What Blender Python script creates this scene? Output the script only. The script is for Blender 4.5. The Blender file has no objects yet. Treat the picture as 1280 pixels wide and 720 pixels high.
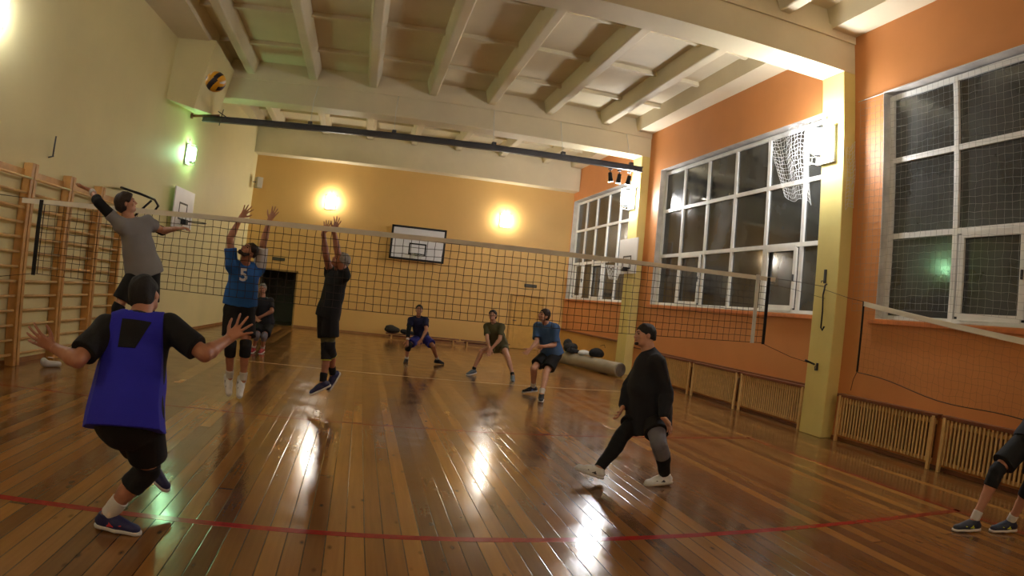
import bpy, bmesh, math, random
import numpy as np
from mathutils import Vector, Matrix
from mathutils.bvhtree import BVHTree

random.seed(7)
SC = bpy.context.scene
COL = SC.collection

# ------------------------------------------------------------------ helpers
def lin(c):
    return tuple(((v / 255.0) / 12.92 if v / 255.0 <= 0.04045 else ((v / 255.0 + 0.055) / 1.055) ** 2.4) for v in c) + (1.0,)

MATS = {}
def mat(name, rgb, rough=0.6, metal=0.0, noise=0.0, nscale=8.0, bump=0.0, bscale=60.0, spec=0.5, coat=0.0, emis=None, estr=0.0, trans=0.0, sheen=0.0):
    """procedural material: colour broken up by noise, optional bump"""
    if name in MATS: return MATS[name]
    m = bpy.data.materials.new(name); m.use_nodes = True
    nt = m.node_tree; b = nt.nodes['Principled BSDF']
    b.inputs['Roughness'].default_value = rough; b.inputs['Metallic'].default_value = metal
    b.inputs['Specular IOR Level'].default_value = spec
    b.inputs['Coat Weight'].default_value = coat; b.inputs['Coat Roughness'].default_value = 0.1
    b.inputs['Transmission Weight'].default_value = trans
    b.inputs['Sheen Weight'].default_value = sheen
    col = lin(rgb)
    tc = nt.nodes.new('ShaderNodeTexCoord')
    if noise > 0:
        n = nt.nodes.new('ShaderNodeTexNoise'); n.inputs['Scale'].default_value = nscale; n.inputs['Detail'].default_value = 5
        nt.links.new(tc.outputs['Object'], n.inputs['Vector'])
        r = nt.nodes.new('ShaderNodeValToRGB'); r.color_ramp.elements[0].position = 0.25; r.color_ramp.elements[1].position = 0.75
        r.color_ramp.elements[0].color = tuple(v * (1 - noise) for v in col[:3]) + (1,)
        r.color_ramp.elements[1].color = tuple(min(1, v * (1 + noise * 0.6)) for v in col[:3]) + (1,)
        nt.links.new(n.outputs['Fac'], r.inputs['Fac']); nt.links.new(r.outputs['Color'], b.inputs['Base Color'])
    else:
        b.inputs['Base Color'].default_value = col
    if bump > 0:
        n2 = nt.nodes.new('ShaderNodeTexNoise'); n2.inputs['Scale'].default_value = bscale; n2.inputs['Detail'].default_value = 3
        nt.links.new(tc.outputs['Object'], n2.inputs['Vector'])
        bp = nt.nodes.new('ShaderNodeBump'); bp.inputs['Strength'].default_value = bump; bp.inputs['Distance'].default_value = 0.01
        nt.links.new(n2.outputs['Fac'], bp.inputs['Height']); nt.links.new(bp.outputs['Normal'], b.inputs['Normal'])
    if emis:
        b.inputs['Emission Color'].default_value = emis + (1,); b.inputs['Emission Strength'].default_value = estr
    MATS[name] = m
    return m

def link(name, me, m, parent=None, loc=None, smooth=False):
    o = bpy.data.objects.new(name, me); COL.objects.link(o)
    if m is not None and not me.materials: me.materials.append(m)
    if parent is not None: o.parent = parent
    if loc is not None: o.location = loc
    if smooth: me.polygons.foreach_set('use_smooth', [True] * len(me.polygons))
    return o

def tag(o, label=None, cat=None, group=None, kind=None):
    if label: o['label'] = label
    if cat: o['category'] = cat
    if group: o['group'] = group
    if kind: o['kind'] = kind
    return o

def thing(name, label, cat, loc=(0, 0, 0), rz=0.0, group=None):
    o = bpy.data.objects.new(name, None); COL.objects.link(o); o.location = loc; o.rotation_euler = (0, 0, rz)
    o.empty_display_size = 0.1
    return tag(o, label, cat, group)

def copy_tree(o, parent=None):
    c = o.copy(); COL.objects.link(c)
    if parent is not None: c.parent = parent
    for ch in [k for k in o.children]: copy_tree(ch, c)
    return c

class MB:
    """collects simple shapes into one mesh"""
    def __init__(s): s.v = []; s.f = []; s.sm = []; s.mi = []; s.cur = 0
    def _add(s, vs, fs, sm=False):
        b = len(s.v); s.v += [tuple(v) for v in vs]; s.f += [tuple(b + i for i in f) for f in fs]; s.sm += [sm] * len(fs); s.mi += [s.cur] * len(fs)
        return s
    def box(s, lo, hi):
        (x0, y0, z0), (x1, y1, z1) = lo, hi
        return s.hexa([(x0, y0, z0), (x1, y0, z0), (x1, y1, z0), (x0, y1, z0), (x0, y0, z1), (x1, y0, z1), (x1, y1, z1), (x0, y1, z1)])
    def hexa(s, p):
        return s._add(p, [(3, 2, 1, 0), (4, 5, 6, 7), (0, 1, 5, 4), (1, 2, 6, 5), (2, 3, 7, 6), (3, 0, 4, 7)])
    def bbox(s, lo, hi, b=0.01):
        """box with chamfered edges"""
        bm = bmesh.new(); bmesh.ops.create_cube(bm, size=1)
        c = [(lo[i] + hi[i]) / 2 for i in range(3)]; d = [hi[i] - lo[i] for i in range(3)]
        for v in bm.verts: v.co = Vector((c[0] + v.co.x * d[0], c[1] + v.co.y * d[1], c[2] + v.co.z * d[2]))
        bmesh.ops.bevel(bm, geom=bm.edges[:] , offset=b, segments=2, affect='EDGES', profile=0.7)
        bm.verts.index_update(); s._add([v.co[:] for v in bm.verts], [[v.index for v in f.verts] for f in bm.faces]); bm.free(); return s
    def beam(s, a, b, w, h, up=(0, 0, 1)):
        """rectangular bar from a to b"""
        a, b = Vector(a), Vector(b); d = (b - a).normalized(); u = Vector(up)
        if abs(d.dot(u)) > 0.98: u = Vector((1, 0, 0))
        sd = d.cross(u).normalized(); u = sd.cross(d).normalized()
        p = []
        for q in (a, b):
            for i, j in ((-1, -1), (1, -1), (1, 1), (-1, 1)): p.append(q + sd * (i * w / 2) + u * (j * h / 2))
        return s._add(p, [(0, 1, 2, 3), (7, 6, 5, 4), (0, 4, 5, 1), (1, 5, 6, 2), (2, 6, 7, 3), (3, 7, 4, 0)])
    def tube(s, pts, r, n=8, cap=True, closed=False):
        pts = [Vector(p) for p in pts]; N = len(pts); rr = r if isinstance(r, (list, tuple)) else [r] * N
        vs = []; up = None
        for i, p in enumerate(pts):
            if closed: d = pts[(i + 1) % N] - pts[i - 1]
            else: d = pts[min(i + 1, N - 1)] - pts[max(i - 1, 0)]
            d.normalize()
            if up is None:
                up = Vector((0, 0, 1)) if abs(d.z) < 0.9 else Vector((1, 0, 0))
            sd = d.cross(up).normalized(); up = sd.cross(d).normalized()
            for k in range(n):
                a = 2 * math.pi * k / n; vs.append(p + (sd * math.cos(a) + up * math.sin(a)) * rr[i])
        fs = []
        for i in range(N if closed else N - 1):
            j = (i + 1) % N
            for k in range(n):
                k2 = (k + 1) % n; fs.append((i * n + k, i * n + k2, j * n + k2, j * n + k))
        if cap and not closed: fs += [tuple(range(n - 1, -1, -1)), tuple((N - 1) * n + k for k in range(n))]
        return s._add(vs, fs, n > 4)
    def disc_prof(s, prof, c=(0, 0, 0), n=24, axis='z'):
        """lathe: prof = [(r, z)...]"""
        vs = []
        for r, z in prof:
            for k in range(n):
                a = 2 * math.pi * k / n; x, y = r * math.cos(a), r * math.sin(a)
                vs.append({'z': (c[0] + x, c[1] + y, c[2] + z), 'y': (c[0] + x, c[1] + z, c[2] + y), 'x': (c[0] + z, c[1] + x, c[2] + y)}[axis])
        fs = []
        for i in range(len(prof) - 1):
            for k in range(n):
                k2 = (k + 1) % n; fs.append((i * n + k, i * n + k2, (i + 1) * n + k2, (i + 1) * n + k))
        fs += [tuple(range(n - 1, -1, -1)), tuple((len(prof) - 1) * n + k for k in range(n))]
        return s._add(vs, fs, True)
    def mesh(s, name='mesh', fix=True):
        me = bpy.data.meshes.new(name); me.from_pydata(s.v, [], s.f); me.update()
        me.polygons.foreach_set('use_smooth', s.sm); me.polygons.foreach_set('material_index', s.mi)
        if fix and len(s.f) < 60000:
            bm = bmesh.new(); bm.from_mesh(me); bmesh.ops.recalc_face_normals(bm, faces=bm.faces[:]); bm.to_mesh(me); bm.free()
        return me
    def build(s, name, m, parent=None, loc=None):
        return link(name, s.mesh(name), m, parent, loc)

# ------------------------------------------------------------------ hall dimensions
B0 = 21.8
def LX(y): return -4.197 + 0.068 * (y - B0)      # left wall
def CX(y): return 6.99 - 0.011 * y               # court face of the right-hand columns
def WX(y): return CX(y) + 0.24                   # inner face of the right wall
def GX(y): return CX(y) + 0.42                   # window plane
def BY(x): return B0 - 0.021 * x                 # back wall
YN = -5.0                                        # near end of the hall, behind the camera
ZR, ZS, ZB, ZBB = 6.5, 6.85, 5.85, 5.68          # rib underside, slab, beam underside, back beam underside
LAMP_E = 62.0
EXPOSURE = 2.3
# ------------------------------------------------------------------ bodies as smooth implicit surfaces
def unit(v):
    v = np.asarray(v, float); return v / (np.linalg.norm(v) + 1e-9)

class SDF:
    def __init__(s, lo, hi, h):
        s.h = h; s.o = np.asarray(lo, float) - 3 * h
        n = np.ceil((np.asarray(hi, float) + 3 * h - s.o) / h).astype(int) + 1
        s.D = np.full(n, 0.06, np.float32); s.n = n
    def sub(s, lo, hi):
        a = np.maximum(0, np.floor((lo - s.o) / s.h).astype(int)); b = np.minimum(s.n, np.ceil((hi - s.o) / s.h).astype(int) + 1)
        if np.any(b <= a): return None
        sl = tuple(slice(int(a[i]), int(b[i])) for i in range(3))
        X = [(s.o[i] + s.h * np.arange(a[i], b[i])).astype(np.float32) for i in range(3)]
        return sl, X[0][:, None, None], X[1][None, :, None], X[2][None, None, :]
    def comb(s, sl, d, k, op):
        A = s.D[sl]
        if op == 'sub': d = -d; A2 = np.maximum(A, d); h = np.maximum(k - np.abs(A - d), 0) / k; s.D[sl] = A2 + h * h * k * 0.25; return
        h = np.maximum(k - np.abs(A - d), 0) / k
        s.D[sl] = np.minimum(A, d) - h * h * k * 0.25
    def cone(s, a, b, ra, rb, k=0.02, side=None, flat=1.0, op='add'):
        """tapered capsule a->b; with side given the section is an ellipse, thinner across side by flat"""
        a, b = np.asarray(a, float), np.asarray(b, float); m = max(ra, rb) + 0.04 + k
        r = s.sub(np.minimum(a, b) - m, np.maximum(a, b) + m)
        if r is None: return s
        sl, X, Y, Z = r; ba = b - a; L2 = ba @ ba + 1e-9
        px, py, pz = X - a[0], Y - a[1], Z - a[2]
        t = np.clip((px * ba[0] + py * ba[1] + pz * ba[2]) / L2, 0, 1)
        qx, qy, qz = px - t * ba[0], py - t * ba[1], pz - t * ba[2]
        if side is not None:
            f = unit(np.cross(ba / math.sqrt(L2), side)) if L2 > 1e-5 else unit(np.cross((0, 0, 1), side))
            c = qx * f[0] + qy * f[1] + qz * f[2]; g = 1.0 / flat ** 2 - 1
            d2 = qx * qx + qy * qy + qz * qz + c * c * g
            l = np.sqrt(d2); rr = ra + (rb - ra) * t
            d = (l - rr) * (flat + (1 - flat) * (1 - np.abs(c) / (np.sqrt(qx * qx + qy * qy + qz * qz) + 1e-5)))
        else:
            d = np.sqrt(qx * qx + qy * qy + qz * qz) - (ra + (rb - ra) * t)
        s.comb(sl, d.astype(np.float32), k, op); return s
    def ell(s, c, ax, rad, k=0.015, op='add'):
        """ellipsoid, ax = rows of orthonormal axes"""
        c = np.asarray(c, float); rad = np.asarray(rad, float); m = rad.max() + 0.04 + k
        r = s.sub(c - m, c + m)
        if r is None: return s
        sl, X, Y, Z = r; p = (X - c[0], Y - c[1], Z - c[2]); q = [p[0] * ax[i][0] + p[1] * ax[i][1] + p[2] * ax[i][2] for i in range(3)]
        k0 = np.sqrt(sum((q[i] / rad[i]) ** 2 for i in range(3))) + 1e-6; k1 = np.sqrt(sum((q[i] / rad[i] ** 2) ** 2 for i in range(3))) + 1e-6
        s.comb(sl, (k0 * (k0 - 1) / k1).astype(np.float32), k, op); return s
    def cut(s, p, n):
        """keep the side that n points away from"""
        n = unit(n); X, Y, Z = [(s.o[i] + s.h * np.arange(s.n[i])).astype(np.float32) for i in range(3)]
        pl = (X[:, None, None] - p[0]) * n[0] + (Y[None, :, None] - p[1]) * n[1] + (Z[None, None, :] - p[2]) * n[2]
        s.D = np.maximum(s.D, pl.astype(np.float32)); return s
    def folds(s, amp, f=24.0, seed=0):
        rs = np.random.RandomState(seed); X, Y, Z = [(s.o[i] + s.h * np.arange(s.n[i])).astype(np.float32) for i in range(3)]
        X, Y, Z = X[:, None, None], Y[None, :, None], Z[None, None, :]
        w = 0
        for i in range(4):
            k = rs.normal(size=3) * f * (0.6, 0.6, 0.9)[0] * (0.7 + 0.35 * i)
            k[2] *= 0.55; w = w + np.sin(X * k[0] + Y * k[1] + Z * k[2] + rs.rand() * 6.28) / (1 + 0.4 * i)
        s.D = s.D + (amp * w / 2.0).astype(np.float32); return s
    def merge(s, o, k=0.015):
        h = np.maximum(k - np.abs(s.D - o.D), 0) / k; s.D = np.minimum(s.D, o.D) - h * h * k * 0.25; return s
    def like(s): o = SDF.__new__(SDF); o.h, o.o, o.n = s.h, s.o, s.n; o.D = np.full(s.n, 0.06, np.float32); return o
    def mesh(s, name, base):
        D = s.D; S = D < 0; nx, ny, nz = D.shape
        c = np.zeros((nx - 1, ny - 1, nz - 1), np.uint8)
        for i in (0, 1):
            for j in (0, 1):
                for k in (0, 1): c += S[i:nx - 1 + i, j:ny - 1 + j, k:nz - 1 + k]
        I = np.argwhere((c > 0) & (c < 8)); me = bpy.data.meshes.new(name)
        if len(I) == 0: return me
        idx = np.full(c.shape, -1, np.int32); idx[I[:, 0], I[:, 1], I[:, 2]] = np.arange(len(I))
        corners = [(i, j, k) for i in (0, 1) for j in (0, 1) for k in (0, 1)]
        val = {q: D[I[:, 0] + q[0], I[:, 1] + q[1], I[:, 2] + q[2]] for q in corners}
        acc = np.zeros((len(I), 3)); cnt = np.zeros(len(I))
        for a in corners:
            for ax in range(3):
                if a[ax] == 0:
                    b = list(a); b[ax] = 1; b = tuple(b); va, vb = val[a], val[b]; m = (va < 0) != (vb < 0)
                    t = np.where(m, va / np.where(m, va - vb, 1), 0); p = np.tile(np.array(a, float), (len(I), 1)); p[:, ax] += t
                    acc += p * m[:, None]; cnt += m
        V = (I + acc / cnt[:, None]) * s.h + s.o - np.asarray(base, float)
        F = []
        for ax in range(3):
            u, v = (ax + 1) % 3, (ax + 2) % 3
            s0 = [slice(1, -1)] * 3; s1 = [slice(1, -1)] * 3; s0[ax] = slice(0, -1); s1[ax] = slice(1, None)
            A, Bq = S[tuple(s0)], S[tuple(s1)]; E = np.argwhere(A != Bq)
            sg = A[E[:, 0], E[:, 1], E[:, 2]]
            off = np.array([1, 1, 1]); off[ax] = 0; E = E + off
            def cell(du, dv):
                q = E.copy(); q[:, u] -= du; q[:, v] -= dv; return idx[q[:, 0], q[:, 1], q[:, 2]]
            f = np.stack([cell(1, 1), cell(0, 1), cell(0, 0), cell(1, 0)], 1); f[~sg] = f[~sg][:, ::-1]; F.append(f)
        F = np.concatenate(F); F = F[(F >= 0).all(1)]
        # light smoothing
        for _ in range(2):
            sm = np.zeros_like(V); ct = np.zeros(len(V))
            for a, b in ((0, 1), (1, 2), (2, 3), (3, 0)):
                np.add.at(sm, F[:, a], V[F[:, b]]); np.add.at(sm, F[:, b], V[F[:, a]]); np.add.at(ct, F[:, a], 1); np.add.at(ct, F[:, b], 1)
            V = V * 0.6 + 0.4 * sm / np.maximum(ct, 1)[:, None]
        me.vertices.add(len(V)); me.vertices.foreach_set('co', V.astype(np.float32).ravel())
        me.loops.add(len(F) * 4); me.loops.foreach_set('vertex_index', F.astype(np.int32).ravel())
        me.polygons.add(len(F)); me.polygons.foreach_set('loop_start', np.arange(0, len(F) * 4, 4, dtype=np.int32))
        me.update(calc_edges=True); me.validate(); me.polygons.foreach_set('use_smooth', [True] * len(F)); return me

def rot(v, k, a):
    """rotate v about unit axis k"""
    v, k = np.asarray(v, float), unit(k); return v * math.cos(a) + np.cross(k, v) * math.sin(a) + k * (k @ v) * (1 - math.cos(a))

class Person:
    def __init__(s, J, look, scale=1.0, fat=1.0, h=0.008, label='', female=False):
        s.J = {k: np.array(v, float) for k, v in J.items()}; s.sc = scale; s.fat = fat; s.h = h; J = s.J
        s.L = unit(J['sL'] - J['sR']); s.PL = unit(J['pL'] - J['pR'])
        s.up = unit(J['neck'] - J['pelvis']); s.F = unit(np.cross(s.L, s.up)); s.L = unit(np.cross(s.up, s.F))
        s.look = unit(look); hu = unit(J['head'] - J['neck']); hu = unit(hu + np.array([0, 0, 0.6])); s.HS = unit(np.cross(s.look, hu)); s.HU = unit(np.cross(s.HS, s.look))
        s.HS = -s.HS   # person's left
        P = np.array(list(J.values())); s.lo = P.min(0) - 0.26; s.hi = P.max(0) + 0.26
        f = [J[k] for k in ('aR', 'aL', 'tR', 'tL')]; s.base = np.array([J['pelvis'][0], J['pelvis'][1], max(0.0, min(p[2] for p in f) - 0.03)])
        s.e = thing('person', label, 'person', tuple(s.base))
    def part(s, sdf, name, m, parent=None, label=None):
        o = link(name, sdf.mesh(name, s.base), m, parent or s.e)
        if parent is not None and parent is not s.e: o.location = (0, 0, 0)
        if label: o['label'] = label
        return o
    def torso(s, f, off=0.0, hem=0.0, loose=0.0):
        J, c, g = s.J, s.sc, s.fat; P, N = J['pelvis'], J['neck']; fl = 0.70 + 0.22 * (g - 1)
        w = P + (N - P) * 0.36; ch = P + (N - P) * 0.72 + s.F * 0.01
        belly = s.F * (0.05 * (g - 1)) * 2
        f.cone(P - s.up * 0.01, w, 0.158 * c * g + off + loose, 0.138 * c * g + off + loose, 0.03, side=s.PL, flat=fl)
        f.cone(w + belly, ch, 0.138 * c * g + off + loose, 0.158 * c * (0.5 + g / 2) + off, 0.03, side=s.L, flat=fl)
        f.cone(ch, N - s.up * 0.07 * c, 0.158 * c * (0.5 + g / 2) + off, 0.10 * c + off, 0.03, side=s.L, flat=0.68)
        for k in 'RL':
            f.cone(N - s.up * 0.045 * c, J['s' + k] + s.up * 0.0, 0.055 * c + off * 0.8, 0.058 * c + off * 0.8, 0.03)
            f.cone(N - s.up * 0.12 * c + (J['s' + k] - N) * 0.4, J['s' + k] - s.up * 0.03, 0.08 * c + off * 0.6, 0.058 * c + off * 0.8, 0.03)
        if hem > 0: f.cone(P - s.up * 0.01, P - s.up * (hem + 0.1), 0.158 * c * g + off + loose, 0.165 * c * g + off + loose * 1.2, 0.03, side=s.PL, flat=fl + 0.04)
    def arm(s, f, k, t0=0.0, t1=2.0, off=0.0):
        """t 0..1 upper arm, 1..2 forearm"""
        J, c = s.J, s.sc; S, E, W = J['s' + k], J['e' + k], J['w' + k]; g = 0.6 + 0.4 * s.fat
        def R(t): return np.interp(t, [0, 0.3, 0.9, 1.0, 1.25, 1.9, 2.0], [0.056, 0.050, 0.041, 0.040, 0.042, 0.027, 0.026]) * c * g + off
        def Pt(t): return S + (E - S) * t if t <= 1 else E + (W - E) * (t - 1)
        ts = sorted(set([t0, t1] + [x for x in (0.3, 0.9, 1.0, 1.25, 1.9) if t0 < x < t1]))
        for a, b in zip(ts, ts[1:]): f.cone(Pt(a), Pt(b), R(a), R(b), 0.012)
    def leg(s, f, k, t0=0.0, t1=2.0, off=0.0):
        J, c = s.J, s.sc; H, K, A = J['p' + k], J['k' + k], J['a' + k]; g = 0.5 + 0.5 * s.fat
        back = unit(np.cross(unit(A - K), s.PL)); back = back if back @ s.F < 0 else -back
        def R(t): return np.interp(t, [0, 0.4, 0.9, 1.0, 1.3, 1.8, 2.0], [0.086, 0.076, 0.056, 0.054, 0.054, 0.037, 0.036]) * c * g + off
        def Pt(t): return H + (K - H) * t if t <= 1 else K + (A - K) * (t - 1) + back * 0.016 * math.sin(math.pi * min(1, (t - 1) / 0.8)) ** 2
        ts = sorted(set([t0, t1] + [x for x in (0.4, 0.9, 1.0, 1.15, 1.3, 1.5, 1.8) if t0 < x < t1]))
        for a, b in zip(ts, ts[1:]): f.cone(Pt(a), Pt(b), R(a), R(b), 0.014)
        return Pt, R
    def hand(s, f, k, palm=None, curl=0.35, spread=0.16, thumb=0.9):
        J, c = s.J, s.sc; W = J['w' + k]; d = unit(J['h' + k] - W); palm = s.F if palm is None else np.asarray(palm, float)
        palm = unit(palm - d * (palm @ d)); T = unit(np.cross(d, palm)); T = T if k == 'R' else -T
        f.cone(W - d * 0.02, W + d * 0.02, 0.027 * c, 0.026 * c, 0.012, side=T, flat=0.75)
        kn = []
        for i, (o, ln) in enumerate(((0.030, 0.086), (0.011, 0.090), (-0.009, 0.085), (-0.028, 0.080))):
            q = W + d * ln * c + T * o * c; kn.append(q); f.cone(W + d * 0.015 + T * o * 0.6 * c, q, 0.0135 * c, 0.0115 * c, 0.012)
        for i, q in enumerate(kn):
            ang = (0.5 - i / 3.0 + 0.06) * spread * 3.2; v = rot(d, np.cross(T, d) * -1, 0); v = unit(d * math.cos(ang) + T * math.sin(ang)); ax = np.cross(v, palm)
            L = [(0.040, 0.026, 0.020), (0.045, 0.029, 0.021), (0.041, 0.027, 0.021), (0.032, 0.021, 0.018)][i]
            p = q
            for j, l in enumerate(L):
                v = rot(v, ax, curl * (0.5 if j == 0 else 0.8)); p2 = p + v * l * c; f.cone(p, p2, (0.0098, 0.0088, 0.0080)[j] * c, (0.0088, 0.0080, 0.0070)[j] * c, 0.003); p = p2
        # thumb from the side of the palm
        b = W + d * 0.028 * c + T * 0.024 * c; v = unit(d * 0.62 + T * thumb + palm * 0.25); p = b + v * 0.042 * c
        f.cone(b, p, 0.0145 * c, 0.0115 * c, 0.008); v = unit(v + d * 0.5); p2 = p + v * 0.030 * c; f.cone(p, p2, 0.0108 * c, 0.0095 * c, 0.003); p3 = p2 + unit(v + d * 0.3) * 0.024 * c; f.cone(p2, p3, 0.0095 * c, 0.008 * c, 0.003)
    def headpt(s, x, y, z):
        return s.J['head'] + (s.HS * x + s.look * y + s.HU * z) * s.sc
    def head(s, f):
        c = s.sc; ax = np.array([s.HS, s.look, s.HU]); H = s.headpt; N = s.J['neck']
        f.cone(N - s.up * 0.04, H(0, -0.02, -0.05), 0.062 * c * (0.4 + 0.6 * s.fat), 0.054 * c * (0.4 + 0.6 * s.fat), 0.02)
        f.ell(H(0, -0.012, 0.025), ax, np.array([0.074, 0.094, 0.085]) * c, 0.01)
        f.ell(H(0, 0.030, -0.025), ax, np.array([0.060, 0.062, 0.078]) * c, 0.025)
        f.cone(H(0.030, 0.035, -0.075), H(-0.030, 0.035, -0.075), 0.024 * c, 0.024 * c, 0.03)
        f.cone(H(0, 0.068, -0.088), H(0, 0.072, -0.082), 0.019 * c, 0.019 * c, 0.02)
        f.cone(H(-0.035, 0.082, 0.022), H(0.035, 0.082, 0.022), 0.009 * c, 0.009 * c, 0.02)
        for x in (-1, 1):
            f.ell(H(0.030 * x, 0.090, 0.006), ax, np.array([0.017, 0.012, 0.012]) * c, 0.012, op='sub')
            f.ell(H(0.045 * x, 0.066, -0.022), ax, np.array([0.018, 0.016, 0.018]) * c, 0.02)
            f.ell(H(0.076 * x, -0.008, -0.004), ax, np.array([0.010, 0.018, 0.032]) * c, 0.006)
        f.cone(H(0, 0.086, 0.012), H(0, 0.106, -0.024), 0.008 * c, 0.013 * c, 0.010)
        f.cone(H(-0.011, 0.096, -0.027), H(0.011, 0.096, -0.027), 0.009 * c, 0.009 * c, 0.006)
        f.cone(H(-0.018, 0.083, -0.053), H(0.018, 0.083, -0.053), 0.009 * c, 0.009 * c, 0.008)
    def body(s, m, palms={}, curl=0.35, spread=0.16):
        f = SDF(s.lo, s.hi, s.h); s.proto = f; g = f.like()
        s.torso(g); s.head(g)
        for k in 'RL':
            s.arm(g, k); pl = palms.get(k); cu = palms.get('curl' + k, curl); s.hand(g, k, pl, cu, palms.get('spread' + k, spread), palms.get('thumb', 0.9))
            s.leg(g, k); s.footskin(g, k)
            g.ell(s.J['p' + k] - s.F * 0.035 + s.up * 0.0, np.array([s.L, s.F, s.up]), np.array([0.085, 0.085, 0.10]) * s.sc, 0.03)
        return s.part(g, 'body', m)
    def face(s, hair_m, eye_m, lip_m, brow=True):
        c = s.sc; ax = np.array([s.HS, s.look, s.HU]); H = s.headpt; lo, hi = s.J['head'] - 0.16, s.J['head'] + 0.16
        for x in (-1, 1):
            f = SDF(lo, hi, 0.004); f.ell(H(0.030 * x, 0.0795, 0.006), ax, np.array([0.013, 0.008, 0.008]) * c, 0.002); s.part(f, 'eye', eye_m)
            if brow:
                f = SDF(lo, hi, 0.004); f.cone(H(0.014 * x, 0.0925, 0.027), H(0.046 * x, 0.081, 0.029), 0.0048 * c, 0.004 * c, 0.002); s.part(f, 'eyebrow', hair_m)
        f = SDF(lo, hi, 0.004); f.cone(H(-0.020, 0.087, -0.053), H(0.020, 0.087, -0.053), 0.0065 * c, 0.0065 * c, 0.002, side=s.HS, flat=0.8); s.part(f, 'lips', lip_m)
    def hair(s, m, thick=0.012, line=0.030, bun=False, bulk=0.0, low=-0.055):
        f = SDF(s.J['head'] - 0.24, s.J['head'] + 0.24, min(s.h, 0.007)); c = s.sc; ax = np.array([s.HS, s.look, s.HU]); H = s.headpt
        f.ell(H(0, -0.014, 0.028), ax, np.array([0.076 + thick + bulk, 0.096 + thick + bulk, 0.086 + thick + bulk]) * c, 0.01)
        f.ell(H(0, -0.05, -0.02), ax, np.array([0.066 + thick + bulk, 0.056 + thick + bulk, 0.07]) * c, 0.02)
        f.folds(0.0035, 100.0, 3)
        for x in (-1, 1): f.ell(H(.088 * x, 0.006, -0.018), ax, np.array([0.026, 0.026, 0.040]) * c, 0.006, op='sub')
        f.cut(H(0, 0.062, line), s.look * 0.92 - s.HU * 0.5); f.cut(H(0, -0.02, low), -s.HU + s.look * 0.12)
        g = f.like(); g.ell(H(0, 0.055, -0.04), ax, np.array([0.10, 0.075, 0.078]) * c, 0.01); f.D = np.maximum(f.D, -g.D)
        if bun: f.ell(H(0, -0.115, 0.02), ax, np.array([0.045, 0.045, 0.045]) * c, 0.02)
        return s.part(f, 'hair', m)
    def shirt(s, m, sleeve=0.8, off=0.016, loose=0.02, hem=0.10, name='t_shirt', fold=0.004, seed=1, label=None, sleeves='RL', soff=0.016, tilt=None, collar=False):
        J_ = s.J; g = s.proto.like(); s.torso(g, off, hem, loose)
        if tilt is None: tilt = np.zeros(3)
        g.cut(s.J['pelvis'] - s.up * hem, -s.up + tilt)
        for k in sleeves:
            a = s.proto.like(); S_, E_, W_ = J_['s' + k], J_['e' + k], J_['w' + k]; ff = (0.6 + 0.4 * s.fat) * s.sc
            if sleeve < 1: a.cone(S_, S_ + (E_ - S_) * (sleeve + 0.2), 0.056 * ff + soff * 0.7, 0.050 * ff + soff * 1.35, 0.02)
            else: s.arm(a, k, 0, sleeve, soff)
            if sleeve < 1: e = s.J['s' + k] + (s.J['e' + k] - s.J['s' + k]) * sleeve; a.cut(e, s.J['e' + k] - s.J['s' + k])
            g.merge(a, 0.03)
        if collar: g.cone(s.J['neck'] - s.up * 0.03, s.J['neck'] + (s.J['head'] - s.J['neck']) * 0.18, 0.072 * s.sc, 0.068 * s.sc, 0.02)
        g.folds(fold, 26, seed); return s.part(g, name, m, label=label)
    def shorts(s, m, length=0.7, off=0.028, flare=0.02, name='shorts', seed=2, top=0.10, label=None):
        g = s.proto.like(); c = s.sc; P = s.J['pelvis']; fl = 0.72 + 0.22 * (s.fat - 1)
        g.cone(P - s.up * 0.03, P + s.up * top, 0.165 * c * s.fat + off * 0.5, 0.148 * c * s.fat + off * 0.4, 0.02, side=s.PL, flat=fl + 0.05); g.cut(P + s.up * top, s.up)
        for k in 'RL':
            H, K = s.J['p' + k], s.J['k' + k]; a = s.proto.like(); e = H + (K - H) * length
            a.cone(H, H + (K - H) * (length + 0.2), 0.090 * c * (0.5 + 0.5 * s.fat) + off * 0.7, 0.078 * c * (0.5 + 0.5 * s.fat) + off + flare, 0.02); a.cut(e, K - H)
            a.ell(H - s.F * 0.03, np.array([s.L, s.F, s.up]), np.array([0.095, 0.098, 0.10]) * c, 0.03)
            g.merge(a, 0.03)
        g.folds(0.004, 26, seed); return s.part(g, name, m, label=label)
    def legwear(s, m, k, t0, t1, off, name, label=None):
        g = SDF(np.minimum(s.J['k' + k], np.minimum(s.J['a' + k], s.J['p' + k])) - 0.16, np.maximum(s.J['k' + k], np.maximum(s.J['a' + k], s.J['p' + k])) + 0.16, s.h)
        Pt, R = s.leg(g, k, t0, t1, off)
        g.cut(Pt(t0), -(Pt(min(2, t0 + 0.05)) - Pt(t0))); g.cut(Pt(t1), Pt(t1) - Pt(t1 - 0.05)); return s.part(g, name, m, label=label)
    def armwear(s, m, k, t0, t1, off, name, label=None):
        g = s.proto.like(); s.arm(g, k, t0, t1, off); J = s.J
        def Pt(t): return J['s' + k] + (J['e' + k] - J['s' + k]) * t if t <= 1 else J['e' + k] + (J['w' + k] - J['e' + k]) * (t - 1)
        g.cut(Pt(t1), Pt(t1) - Pt(t1 - 0.05)); g.cut(Pt(t0), -(Pt(t0 + 0.05) - Pt(t0))); return s.part(g, name, m, label=label)
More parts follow.
